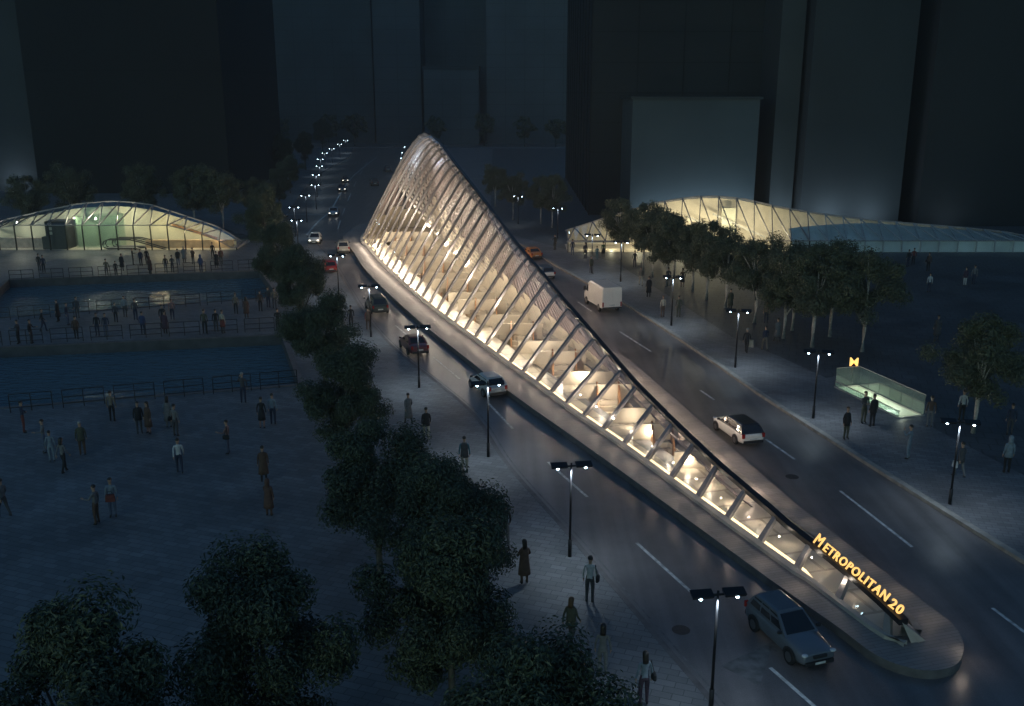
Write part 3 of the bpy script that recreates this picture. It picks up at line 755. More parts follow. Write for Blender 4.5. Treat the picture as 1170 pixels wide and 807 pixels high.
sg=empty('metro_sign',(20.3,54.5,.12),0,'glowing amber letter sign on a thin post at the stair entrance','sign')
m=MB(); m.bar((0,.05,0),(0,.05,1.2),.05,.05,(0,1,0)); m.build('post',M['dark'],sg)
mm=text_mesh('M',.74,.03,.004); mm.materials.clear(); mm.materials.append(M['letter'])
o=bpy.data.objects.new('letter',mm); COL.objects.link(o); o.parent=sg; o.rotation_euler=(math.pi/2,0,math.radians(-12)); o.location=(-.28,.04,1.16)

# ================================================================== street lamps
def lamp_meshes():
    p=MB(); p.tube([(0,0,0),(0,0,.7)],.075,8); p.tube([(0,0,.7),(0,0,3.78)],[.05,.036],8)
    a=MB(); a.bar((-.62,0,3.66),(.62,0,3.66),.05,.05)
    h=MB(); h.hexa([(-.29,-.14,-.045),(.29,-.14,-.045),(.29,.14,-.045),(-.29,.14,-.045),(-.31,-.16,.04),(.31,-.16,.04),(.31,.16,.04),(-.31,.16,.04)])
    l=MB(); l.ball((0,0,-.08),(.055,.055,.045),8)
    return p.mesh('pole',M['dark'],True),a.mesh('arm',M['dark']),h.mesh('lamp_head',M['dark']),l.mesh('lens',M['led'],True)
LM=lamp_meshes()
def street_lamp(x,y,z,label,group,ang=0.0,power=0,toward=1):
    r=empty('street_lamp',(x,y,z),ang,label,'street lamp',group)
    link_mesh('pole',LM[0],r); link_mesh('arm',LM[1],r)
    for s in (-1,1):
        h=link_mesh('lamp_head',LM[2],r,(s*.46,0,3.70)); h.rotation_euler=(math.radians(14),0,0)
        link_mesh('lens',LM[3],h,(s*.06,-.11,.02))
    if power:
        light('beam','SPOT',(0,-.1,3.5),power*3.8,(.72,.88,1.0),r,.12,math.radians(125),(0,0,0))
    return r
GL='double headed street lamps along the tree lined carriageway'
LL=[((812,812),'tall double headed street lamp standing next to the grey off-roader',60),((651,636),'double headed street lamp nearest the man in the white shirt by the kerb',75),((558,522),'slim double headed street lamp in front of the silver hatchback',75),((479,443),'double headed street lamp standing in front of the maroon car',75),((424,385),'double headed street lamp at the dark green people carrier',60)]
for p,l,e_ in LL:
    x,y,_=G(*p,.1); street_lamp(x,y,.1,l,GL,math.radians(8),e_)
LH=[((385,294),'double headed street lamp in front of the red car',50),((339,253),'double headed street lamp by the dense trees left of the white car',40),((336,237),'first double headed lamp of the parking bays, behind the white car',30),((349,223.5),'second double headed lamp along the parking bays',20),((360,211.5),'third double headed lamp along the parking bays',45),((361,200),'fourth double headed lamp along the parking bays',45),((365,190),'fifth double headed lamp along the parking bays',45),((366,182),'sixth double headed lamp along the parking bays',45),((371,175),'seventh double headed lamp along the parking bays',45),((379,170),'eighth double headed lamp along the parking bays',45),((388,165),'second farthest double headed lamp of the long row by the trees',45),((395,160.5),'farthest double headed lamp of the long row by the trees',45)]
for p,l,e_ in LH:
    x,y,_=G(*p,3.62); street_lamp(x,y,.1 if y<115 else 0.0,l,GL,0,e_)
for p,l in [((462,168),'farthest lamp just beside the tip of the glass cone'),((459,174.5),'middle one of three far lamps beside the glass cone'),((457.5,181),'nearest of three far lamps beside the glass cone')]:
    x,y,_=G(*p,3.62); street_lamp(x,y,0,l,'far lamps beyond the station',math.pi/2,45)
GR='double headed street lamps along the walkway beside the right carriageway'
for p,l,e_ in [((592,256),'far double headed lamp among the trees behind the station ridge',25),((637,273),'double headed lamp near the two young trees left of the cream pavilion',30),((676,312),'double headed lamp in front of the cream pavilion entrance',45),((709,322),'double headed lamp before the lit pavilion opening near the first birch trunk',45),((767,372),'double headed lamp beside the pair of walkers behind the van',75),((840,420),'double headed lamp next to the person with the pale carton',75),((929,478),'double headed lamp close to the amber letter sign',75),((1085,576),'double headed lamp beside the man walking with a pale bag',60)]:
    x,y,_=G(*p,.12); street_lamp(x,y,.12,l,GR,math.radians(-12),e_)

# ================================================================== trees
def tree_meshes(seed, h=6.4, rad=2.2, z0=2.0, nleaf=7000, leafs=.15, lm='leaf', tm='trunkd'):
    R=random.Random(seed); t=MB()
    top=Vector((R.uniform(-.2,.2),R.uniform(-.2,.2),h*.72))
    t.tube([(0,0,-.05),(R.uniform(-.04,.04),R.uniform(-.04,.04),z0*.6),(top.x*.5,top.y*.5,h*.45),top],[.15,.11,.085,.03],8)
    cl=[]
    cz=(z0+h)/2; hz=(h-z0)/2
    nc=46
    for i in range(nc):
        u=R.uniform(-1,1); a=R.uniform(0,2*math.pi); s=math.sqrt(1-u*u); q=R.uniform(.45,1.0)
        prof=1.0-.25*max(0,u)
        cl.append((Vector((s*math.cos(a)*rad*q*prof*R.uniform(.8,1.1),s*math.sin(a)*rad*q*prof*R.uniform(.8,1.1),cz+u*hz*q)),R.uniform(.42,.8)))
    for i in range(9):
        c=cl[R.randrange(nc)][0]; b0=Vector((0,0,R.uniform(z0*.75,h*.55)))
        t.tube([b0,b0.lerp(c,.5)+Vector((0,0,.15)),c],[.06,.04,.015],5)
    V=[];F=[]
    for i in range(nleaf):
        c,r=cl[R.randrange(nc)]
        d=Vector((R.gauss(0,1),R.gauss(0,1),R.gauss(0,.75))); d*= r*R.uniform(.35,1.0)/max(.3,d.length)
        p=c+d
        n=(d.normalized()+Vector((R.uniform(-.7,.7),R.uniform(-.7,.7),R.uniform(-.2,.9)))).normalized()
        a=n.cross(Vector((R.uniform(-1,1),R.uniform(-1,1),R.uniform(-1,1)))).normalized(); b_=n.cross(a)
        L=leafs*R.uniform(.6,1.35); w=L*.42
        k=len(V); V+= [tuple(p-a*L),tuple(p-b_*w+n*.02),tuple(p+a*L),tuple(p+b_*w+n*.02)]; F.append((k,k+1,k+2,k+3))
    me=bpy.data.meshes.new('crown'); me.from_pydata(V,[],F); me.materials.append(M[lm]); me.update()
    return t.mesh('trunk',M[tm],True),me
TA=[tree_meshes(s,6.5,2.15,2.0,42000,.062,'leaf','trunkd') for s in (1,2,3)]
TB=[tree_meshes(s,6.5,2.45,2.0,20000,.08,'leafb','trunk') for s in (11,12,13)]
TC=[tree_meshes(s,8.5,3.2,2.0,3500,.30,'leafb','trunkd') for s in (21,22)]
tcount=[0]
def tree(x,y,z,kind,label,group,s=1.0):
    k=tcount[0]; tcount[0]+=1
    ms=kind[k%len(kind)]
    r=empty('street_tree',(x,y,z),random.uniform(0,6.28),label,'tree',group); r.scale=(s*random.uniform(.95,1.05),)*2+(s*random.uniform(.96,1.05),)
    link_mesh('trunk',ms[0],r); link_mesh('crown',ms[1],r)
GT='dark leafy trees in a row along the carriageway'
for (p,l,s) in [((515,690),'dense dark roadside tree beside the woman in a long brown coat',1.05),((507,588),'dense dark tree in the roadside row just behind the person in the open coat',1.0),((430,545),'dark roadside tree with its trunk showing above the empty dark plaza',1.0),((395,440),'big roadside tree beside the near corner of the lower pool',1.0),((367,372),'roadside tree at the far corner of the lower pool',1.0),((342,322),'roadside tree at the corner of the upper pool beside the green people carrier',1.0),((316,288),'roadside tree beside the red car',1.0),((300,252),'roadside tree at the end of the arched green pavilion',1.05),((612,866),'dark tree cut by the bottom edge in front of the two women',1.05),((295,742),'large dark tree alone on the near plaza',1.03),((100,848),'widest dark tree in the bottom corner of the near plaza',1.12)]:
    x,y,_=G(*p,4.4); tree(x,y,.1,TA,l,GT,s)
for (p,l,s) in [((292,222),'roadside tree beside the first parking bays',1.0),((318,208),'roadside tree beside the middle parking bays',1.0),((330,192),'roadside tree beside the farthest parking bays',1.05),((348,172),'distant roadside tree under the farthest lamps',1.3),((300,236),'roadside tree half hidden behind the tree by the pavilion end',1.0),((322,178),'distant tree left of the row of far lamps',1.3),((368,158),'farthest dark tree of the roadside row',1.4)]:
    x,y,_=G(*p,4.4); tree(x,y,.1,TA,l,GT,s)
for (x,y,l,s) in [(-59.5,118,'tree at the far end behind the green pavilion, leftmost of all',1.15),(-55.5,121,'broad tree behind the low wing of the green pavilion',1.3),(-47.5,124,'tree rising behind the highest arch of the green pavilion',1.25),(-40.2,121,'tree with a pale trunk behind the falling roof of the green pavilion',1.25),(-36.0,119,'tree with a pale trunk nearest the roadside end of the green pavilion',1.25)]:
    tree(x,y,.1,TB,l,'trees behind the green pavilion',s)
GB='pale trunked trees on the plaza beside the right carriageway'
for (p,l,s) in [((709,299),'slender pale trunked tree before the lit pavilion opening',1.0),((735,310),'pale trunked tree, left one of a close pair before the cream pavilion',1.0),((745,317),'pale trunked tree, right one of a close pair before the cream pavilion',1.02),((791,333),'pale trunked tree under the middle of the cream arch',.98),((807,343),'pale trunked tree behind the walkers with the lamp between them',1.02),((862,369),'pale trunked tree next to the person in an olive coat',1.08),((895,387),'pale trunked tree behind the man in the grey overcoat',1.02),((928,397),'broad tree behind the lamp near the amber letter sign',1.08),((985,402),'biggest and darkest tree of the plaza, above the stair entrance',1.12),((948,385),'tree between two broad crowns above the stair entrance',1.05),((1112,495),'single tree with a leaning pale trunk at the edge of the dark plaza',1.0),((586,251.5),'small far tree behind the station ridge by the far lamp',1.0),((618,256),'young pale trunked tree, left one of two beside the dark tower',1.0),((631,260),'young pale trunked tree, right one of two beside the dark tower',1.0),((566,236),'small far tree peeping over the station ridge',1.0),((905,378),'tree hidden in the middle of the plaza row',1.0),((762,327),'tree filling the gap behind the walkers of the van',1.0),((829,352),'tree standing behind the lamp with the carton carrier',1.05),((770,318),'rear tree under the left flank of the cream arch',1.0)]:
    x,y,_=G(*p,.12); tree(x,y,.12,TB,l,GB,s)
for (x,l,s) in [(-93,'far dark tree beyond the road at the end of the parking bays',1.0),(-87,'far dark tree beside the dark tower edge',1.1),(-73,'far dark tree at the foot of the distant slab',1.2),(-58,'wide far tree behind the farthest lamps',1.3),(-51,'tall far tree behind the farthest lamps',1.3),(-24,'far dark tree behind the tip of the glass cone',1.2),(-9,'far dark tree to the right of the glass cone',1.3),(4,'far dark tree at the corner of the right tower',1.2),(14,'far dark tree against the right tower foot',1.1)]:
    tree(x,312+random.uniform(-6,6),.1,TC,l,'far trees at the end of the avenue',s)

# ================================================================== tower blocks
def tower(x0,y0,x1,y1,h,label,col,fl=4.0,mull=6.0,par=1.2,skew=0.0):
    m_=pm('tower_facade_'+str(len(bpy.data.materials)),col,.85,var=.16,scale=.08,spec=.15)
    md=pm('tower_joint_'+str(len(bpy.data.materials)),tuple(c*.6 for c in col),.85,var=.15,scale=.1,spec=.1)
    r=empty('tower_block',((x0+x1)/2,(y0+y1)/2,0),0,label,'tower block','dark tower blocks round the square'); O=Vector(r.location)
    def fin(mb,n,mt):
        mb.v=[(a-O.x,b_-O.y,c) for a,b_,c in mb.v]; return mb.build(n,mt,r)
    b=MB(); b.box(x0,y0,0,x1,y1,h); fin(b,'wall',m_)
    b=MB(); b.box(x0-.3,y0-.3,h,x1+.3,y1+.3,h+par); fin(b,'parapet',md)
    z=fl*1.2; b=MB()
    while z<h-1:
        b.box(x0-.012,y0-.012,z,x1+.012,y1+.012,z+.12); z+=fl
    fin(b,'floor_band',md)
    if mull>=60: return r
    b=MB(); n=max(1,int((x1-x0)/mull))
    for i in range(n+1):
        x=x0+(x1-x0)*i/n; b.box(x-.07,y0-.03,0,x+.07,y0+.02,h-.2)
    n=max(1,int((y1-y0)/mull))
    for i in range(n+1):
        y=y0+(y1-y0)*i/n
        b.box(x0-.1,y-.09,0,x0+.02,y+.09,h-.2); b.box(x1-.02,y-.09,0,x1+.1,y+.09,h-.2)
    fin(b,'pilaster',md)
    return r
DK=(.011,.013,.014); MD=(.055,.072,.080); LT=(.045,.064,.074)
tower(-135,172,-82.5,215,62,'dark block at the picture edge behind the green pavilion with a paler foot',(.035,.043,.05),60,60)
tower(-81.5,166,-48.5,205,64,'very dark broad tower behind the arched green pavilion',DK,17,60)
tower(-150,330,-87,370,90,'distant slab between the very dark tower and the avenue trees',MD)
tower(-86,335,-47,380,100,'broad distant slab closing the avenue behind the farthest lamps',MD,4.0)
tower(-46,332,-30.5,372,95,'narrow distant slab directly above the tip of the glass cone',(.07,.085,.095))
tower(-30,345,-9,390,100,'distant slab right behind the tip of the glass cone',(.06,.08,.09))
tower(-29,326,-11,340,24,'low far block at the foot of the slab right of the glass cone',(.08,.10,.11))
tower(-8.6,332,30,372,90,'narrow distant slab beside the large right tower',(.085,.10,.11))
tower(10.9,136,36,196,58,'dark tower behind the pale block with its side along the avenue',(.016,.022,.026))
tower(15.2,124,31.2,135.5,16.1,'low pale block lit from below behind the cream pavilion',LT,60,60,.3)
tower(34.0,127,37.0,150,60,'narrow pale slab standing beside the low lit block',(.035,.045,.05),60,60)
tower(37.6,125,50.5,160,60,'wide tower behind the pavilion wing with a faintly lit foot',(.026,.034,.039),60,60)
tower(52.6,124,98,170,64,'broad dark tower at the picture edge above the unlit pavilion wing',(.02,.024,.027),60,60)

# ================================================================== railings round the pools
def rail_mesh(L):
    m=MB()
    for x in (-L/2,0,L/2): m.bar((x,0,0),(x,0,1.02),.045,.045,(0,1,0))
    for z in (1.02,.62,.25): m.bar((-L/2,0,z),(L/2,0,z),.04,.04)
    return m.mesh('railing',M['dark'])
def railings(P,Q,n,where,L=2.6,skip=(),off=.5):
    a,c=Vector((*P,0)),Vector((*Q,0)); d=(c-a); ln=d.length; d.normalize()
    me=rail_mesh(ln/n*.80)
    ordn=['first','second','third','fourth','fifth','sixth','seventh','eighth','ninth','tenth','eleventh','twelfth']
    j=0
    for i in range(n):
        if i in skip: continue
        p=a+d*(ln*(i+.5)/n)
        o=bpy.data.objects.new('railing',me); COL.objects.link(o); o.location=(p.x,p.y,.1 if off==0 else .1); o.rotation_euler=(0,0,math.atan2(d.y,d.x))
        tag(o,'%s dark steel railing counted from the left %s'%(ordn[j],where),'railing','railings round the pools'); j+=1
ra=[G(10,458,.1)[:2],G(340,437,.1)[:2]]
def along(px0,px1): return G(*px0,.1)[:2],G(*px1,.1)[:2]
p,q=along((6,472),(345,441)); railings(p,q,6,'along the near side of the lower pool',2.55)
p,q=along((-40,397),(318,378)); railings(p,q,8,'along the far side of the lower pool',2.7)
p,q=along((-30,369),(312,343)); railings(p,q,8,'along the near side of the upper pool',2.9)
p,q=along((8,322),(300,308)); railings(p,q,9,'along the far side of the upper pool',2.9)

# unseen area lights added to brighten the feet of the towers behind the pavilions
for x,y,e_,sz in [(17.5,121.8,60,2.5),(22,121.8,90,2.5),(26.5,121.8,90,2.5),(30,121.8,60,2),(35.5,124,60,1.2),(41,122.5,110,2.5),(46.5,122.5,70,2.5),(56,121,20,2.5),(-88,169,80,3)]:
    light('facade_fill_light','AREA',(x,y,.6),e_*3.2,(.74,.88,1.0),None,sz,None,(math.radians(180-38),0,0))
# ================================================================== vehicles
M['tyre']=M['rubber']; M['rim']=pm('wheel_rim',(.16,.16,.17),.4,.7,var=.1)
M['carglass']=pm('car_glass',(.012,.014,.017),.08,0,var=.05,spec=.8)
M['trim']=pm('black_trim',(.02,.02,.022),.5,var=.1)
M['plate']=pm('number_plate',(.6,.6,.56),.5,var=.1)
M['hlamp']=em('headlamp_glow',(1,.93,.78),3.0); M['tlamp']=pm('tail_lamp_glow',(.30,.018,.012),.2,var=.1); M['hoff']=pm('headlamp_glass',(.55,.57,.6),.1,.2,var=.05)
M['toff']=pm('tail_lamp_red',(.35,.02,.015),.2,var=.1)
def paint(name,col,metal=.25): return pm(name,col,.30,metal,var=.06,scale=1,coat=.6)
PAINT={'grey':paint('grey_car_paint',(.13,.145,.17)),'silver':paint('silver_car_paint',(.42,.44,.45)),'maroon':paint('maroon_car_paint',(.13,.035,.04)),'green':paint('dark_green_car_paint',(.045,.06,.05)),
 'red':paint('red_car_paint',(.38,.03,.025)),'beige':paint('beige_car_paint',(.42,.38,.32)),'white':paint('white_car_paint',(.78,.74,.66),.0),'black':paint('black_car_paint',(.02,.022,.026)),'blue':paint('blue_car_paint',(.04,.07,.11)),'orange':paint('orange_car_paint',(.55,.20,.04),.05),'brown':paint('brown_car_paint',(.13,.075,.04))}
# profile tables: x from the rear (-) to the front (+); (x, half width, lower z, belt z); cabin (x rear foot, x rear roof, x front roof, x front foot, roof z)
KINDS={
 'hatch':dict(L=4.0,w=.86,belt=[(-2.0,.62,.80),(-1.9,.70,.92),(-1.2,.84,.95),(.6,.86,.93),(1.2,.84,.86),(1.75,.74,.74),(2.0,.60,.58)],cab=(-1.85,-1.45,.15,1.05,1.47),wr=.30,wx=1.22),
 'sedan':dict(L=4.5,w=.88,belt=[(-2.25,.66,.80),(-2.1,.78,.95),(-1.3,.86,.97),(.7,.88,.92),(1.3,.86,.86),(1.95,.76,.74),(2.25,.62,.58)],cab=(-1.65,-.95,.2,1.05,1.43),wr=.31,wx=1.35),
 'wagon':dict(L=4.5,w=.88,belt=[(-2.25,.70,.78),(-2.15,.80,.95),(-1.3,.87,.96),(.7,.88,.93),(1.3,.86,.86),(1.95,.76,.74),(2.25,.62,.58)],cab=(-2.15,-1.85,.25,1.1,1.47),wr=.31,wx=1.36),
 'mpv':dict(L=4.4,w=.89,belt=[(-2.2,.70,.80),(-2.1,.80,1.0),(-1.3,.88,1.02),(.8,.89,1.0),(1.4,.86,.90),(1.9,.76,.76),(2.2,.62,.60)],cab=(-2.1,-1.75,.35,1.5,1.68),wr=.31,wx=1.33),
 'suv':dict(L=4.5,w=.91,belt=[(-2.25,.74,.86),(-2.15,.84,1.06),(-1.3,.90,1.08),(.7,.91,1.05),(1.3,.89,1.0),(1.95,.84,.93),(2.2,.74,.82)],cab=(-2.1,-1.75,.05,.95,1.70),wr=.36,wx=1.36),
}
def subdiv(me,level):
    o=bpy.data.objects.new('t',me); COL.objects.link(o); md=o.modifiers.new('s','SUBSURF'); md.levels=level; md.render_levels=level
    bpy.context.view_layer.update()
    r=bpy.data.meshes.new_from_object(o.evaluated_get(bpy.context.evaluated_depsgraph_get())); bpy.data.objects.remove(o)
    r.polygons.foreach_set('use_smooth',[True]*len(r.polygons)); return r
CARM={}
def car_parts(kind):
    if kind in CARM: return CARM[kind]
    K=KINDS[kind]; w=K['w']; out={}
    lift=.06 if kind=='suv' else 0
    b=MB(); R=[]
    bl=K['belt']; bl=[bl[0]]+[bl[0]]+bl[1:-1]+[bl[-1]]+[bl[-1]]
    for i,(x,hw,zt) in enumerate(bl):
        zb=.30+lift if i in (0,1,len(bl)-1,len(bl)-2) else .20+lift
        xx=x
        zm=(zb+zt)/2
        R.append([(xx,-hw*.86,zb),(xx,hw*.86,zb),(xx,hw,zb+.10),(xx,hw*1.0,zm+.05),(xx,hw*.97,zt-.08),(xx,hw*.84,zt),(xx,hw*.3,zt+.035),(xx,-hw*.3,zt+.035),(xx,-hw*.84,zt),(xx,-hw*.97,zt-.08),(xx,-hw*1.0,zm+.05),(xx,-hw,zb+.10)])
    b.rings(R); out['body']=subdiv(b.mesh('body',M['trim']),1)
    xr0,xr1,xf1,xf0,zr=K['cab']
    zb=interp([p[0] for p in K['belt']],[p[2] for p in K['belt']],xr0)-.04; zf=interp([p[0] for p in K['belt']],[p[2] for p in K['belt']],xf0)-.03
    wb=w*.93; wt=w*.72
    # cabin shell: rounded roof on pillars
    c=MB(); R=[]
    for (x0,x1,t) in ((xr0,xr1,0),(xr0+.1,xr1+.12,1),(xr0*.5+xf0*.5,xr1*.5+xf1*.5,1),(xf0-.12,xf1-.12,1),(xf0,xf1,0)):
        zb_=zb if x0<0 else zf; top=zr-(0.07 if t==0 else 0)
        R.append([(x0,-wb,zb_),(x0*.35+x1*.65,-(wb*.35+wt*.65),zb_+(top-zb_)*.66),(x1,-wt,top-.05),(x1,-wt*.8,top),(x1,wt*.8,top),(x1,wt,top-.05),(x0*.35+x1*.65,(wb*.35+wt*.65),zb_+(top-zb_)*.66),(x0,wb,zb_)])
    c.rings(R); out['cabin']=c.mesh('cabin',M['trim'],False)
    # glass panels just proud of the cabin shell
    def lerp(a,b_,t): return tuple(a[i]+(b_[i]-a[i])*t for i in range(3))
    def pane(p00,p10,p11,p01,u0,u1,v0,v1,out_):
        q=[]
        for u,v in ((u0,v0),(u1,v0),(u1,v1),(u0,v1)):
            q.append(lerp(lerp(p00,p10,u),lerp(p01,p11,u),v))
        n=(Vector(q[1])-Vector(q[0])).cross(Vector(q[3])-Vector(q[0])).normalized()
        if n.dot(Vector(out_))<0: n=-n
        m=MB(); m.hexa([tuple(Vector(a)-n*.01) for a in q]+[tuple(Vector(a)+n*.012) for a in q]); return m
    top=zr-.06
    out['windscreen']=pane((xf0,-wb,zf),(xf0,wb,zf),(xf1,wt,top),(xf1,-wt,top),.07,.93,.10,.96,(1,0,.5)).mesh('windscreen',M['carglass'])
    out['rear_window']=pane((xr0,-wb,zb),(xr0,wb,zb),(xr1,wt,top),(xr1,-wt,top),.10,.90,.18,.92,(-1,0,.5)).mesh('rear_window',M['carglass'])
    sw=[]
    n=2 if kind in ('hatch','sedan') else 3
    for s in (-1,1):
        for i in range(n):
            u0=.05+.90*i/n+.015; u1=.05+.90*(i+1)/n-.015
            sw.append(pane((xr0,s*wb,zb),(xf0,s*wb,zf),(xf1,s*wt,top),(xr1,s*wt,top),u0,u1,.20,.88,(0,s,.3)).mesh('side_window',M['carglass']))
    out['side_windows']=sw
    t=MB(); wr=K['wr']; R=[]
    for y,r in ((-.09,wr*.84),(-.085,wr*.97),(-.05,wr),(.05,wr),(.085,wr*.97),(.09,wr*.84)): R.append([(r*math.cos(2*math.pi*k/18),y,r*math.sin(2*math.pi*k/18)) for k in range(18)])
    t.rings(R); out['tyre']=t.mesh('tyre',M['tyre'],False)
    r=MB(); R=[]
    for y,rr in ((-.10,wr*.30),(-.096,wr*.62),(.096,wr*.62),(.10,wr*.30)): R.append([(rr*math.cos(2*math.pi*k/14),y,rr*math.sin(2*math.pi*k/14)) for k in range(14)])
    r.rings(R); out['rim']=r.mesh('rim',M['rim'],False)
    out['arch']=[]
    for s in (-1,1):
        R=[]; a=MB()
        for y in (s*(w-.02),s*(w+.004)): R.append([((wr+.075)*math.cos(math.pi*k/10-.15*(1-k/5)),y,(wr+.075)*math.sin(math.pi*k/10)) for k in range(11)])
        a.rings(R); out['arch'].append(a.mesh('wheel_arch',M['trim'],False))
    L=K['L']/2; hb=K['belt'][-1][1]; rb=K['belt'][0][1]
    f=MB(); f.box(L-.16,-hb*.92,.30+lift,L+.05,hb*.92,.46+lift); out['front_bumper']=f.mesh('bumper',M['trim'])
    f=MB(); f.box(-L-.05,-rb*1.0,.32+lift,-L+.14,rb*1.0,.50+lift); out['rear_bumper']=f.mesh('bumper',M['trim'])
    zg=K['belt'][-1][2]
    f=MB(); f.box(L-.10,-.32,zg-.15,L+.045,.32,zg-.03); out['grille']=f.mesh('grille',M['trim'])
    f=MB(); f.box(-L-.062,-.25,.54+lift,-L-.02,.25,.65+lift); out['plate']=f.mesh('number_plate',M['plate'])
    f=MB(); f.box(L+.045,-.25,.34+lift,L+.062,.25,.44+lift); out['plate_f']=f.mesh('number_plate',M['plate'])
    f=MB(); f.ball((0,0,0),(.12,.16,.075),8); out['hl']=f.mesh('headlight',M['hlamp'],True)
    f=MB(); f.box(-.05,-.09,-.14,.05,.09,.14); out['tl']=f.mesh('taillight',M['tlamp'])
    f=MB(); f.hexa([(-.05,-.09,-.05),(.05,-.09,-.05),(.06,.09,-.06),(-.06,.09,-.06),(-.05,-.09,.05),(.05,-.09,.05),(.06,.09,.07),(-.06,.09,.07)]); out['mirror']=f.mesh('wing_mirror',M['trim'])
    CARM[kind]=out; return out
def slotobj(o,mats):
    for i,m in enumerate(mats):
        o.material_slots[i].link='OBJECT'; o.material_slots[i].material=m
def car(kind,col,pos,yaw,label,lights=True,roof=None,z=0.0,group=None,sz=.80):
    P=car_parts(kind); K=KINDS[kind]; L=K['L']/2; w=K['w']
    r=empty('car',(pos[0],pos[1],z),yaw,label,'car',group)
    r.scale=(sz,)*3
    o=link_mesh('body',P['body'],r); slotobj(o,[PAINT[col]])
    o=link_mesh('cabin',P['cabin'],r); slotobj(o,[PAINT[roof or col]])
    link_mesh('windscreen',P['windscreen'],r); link_mesh('rear_window',P['rear_window'],r)
    for s in P['side_windows']: link_mesh('side_window',s,r)
    for am in P['arch']:
        link_mesh('wheel_arch',am,r,(K['wx'],0,K['wr'])); link_mesh('wheel_arch',am,r,(-K['wx'],0,K['wr']))
    for sx in (-1,1):
        for sy in (-1,1):
            t=link_mesh('wheel',P['tyre'],r,(sx*K['wx'],sy*(w-.065),K['wr'])); link_mesh('rim',P['rim'],t)
    link_mesh('bumper',P['front_bumper'],r); link_mesh('bumper',P['rear_bumper'],r); link_mesh('grille',P['grille'],r)
    link_mesh('number_plate',P['plate'],r); link_mesh('number_plate',P['plate_f'],r)
    zf=K['belt'][-2][2]-.10; zb=K['belt'][1][2]-.14
    for sy in (-1,1):
        o=link_mesh('headlight',P['hl'],r,(L-.10,sy*(K['belt'][-1][1]-.04),zf))
        if lights!='on': slotobj(o,[M['hoff']])
        o=link_mesh('taillight',P['tl'],r,(-L+.02,sy*(K['belt'][0][1]+.01),zb))
        if not lights: slotobj(o,[M['toff']])
        link_mesh('wing_mirror',P['mirror'],r,(K['cab'][3]-.25,sy*(w+.08),K['belt'][3][2]+.10))
    return r
def yaw(dx,dy): return math.atan2(dy,dx)
GV='cars on the carriageway beside the trees'
car('suv','grey',(8.8,26.95),yaw(3.1,-9),'grey five door off-roader turning at the rounded tip of the island',False,group=GV,sz=.72)
car('hatch','silver',(-1.45,53.6),yaw(-3.3,7.4),'silver hatchback close to the glowing glass side behind the slim lamp',True,group=GV)
car('sedan','maroon',(-6.7,62.8),yaw(-3.6,10),'dark maroon saloon passing a double headed lamp',True,group=GV)
car('mpv','green',(-10.9,75.0),yaw(-4,12),'dark green people carrier beside the roadside trees',True,group=GV)
car('hatch','red',(-18.0,92.5),yaw(-5.5,15),'small red car half hidden by the roadside trees',True,group=GV)
car('mpv','beige',(-18.6,104.3),yaw(-3,14),'beige people carrier where the road rounds the island',True,group=GV)
car('sedan','white',(-23.0,111),yaw(1.5,-14),'white saloon with lit headlights at the start of the parking bays','on',group=GV)
car('sedan','silver',(-25.4,136.5),yaw(1.5,-14),'silver saloon with lit headlights alone beside the parking bays','on',group=GV)
car('sedan','black',(-30.2,171),yaw(3,-14),'black car following the silver saloon beside the bays','on',group=GV)
car('hatch','brown',(-32.5,188),yaw(3,-14),'small brown car farthest out in the queue beside the bays','on',group=GV)
car('wagon','black',(-33.0,133),yaw(1,0.1),'black car parked in a bay under the trees',False)
car('mpv','black',(-26.0,182),yaw(-3,12),'dark van-like car in the middle of the far road',True)
car('mpv','blue',(-27.5,214),yaw(-3,12),'farthest dark car of the far road left of the cone',True)
car('mpv','black',(-21.5,203),yaw(-3,12),'far dark car just left of the cone tip',True)
GVR='vehicles on the carriageway in front of the cream pavilion'
car('sedan','orange',(2.1,100.6),yaw(-4.2,14),'orange taxi driving away just behind the station ridge',True,group=GVR)
car('wagon','white',(2.95,89.6),yaw(-4.2,14),'white estate car with a dark roof half hidden by the station ridge',True,roof='blue',group=GVR)
car('wagon','white',(11.5,46.0),yaw(-2.9,11),'large white estate car with dark roof driving alone near the kerb',True,roof='black',group=GVR,sz=.76)
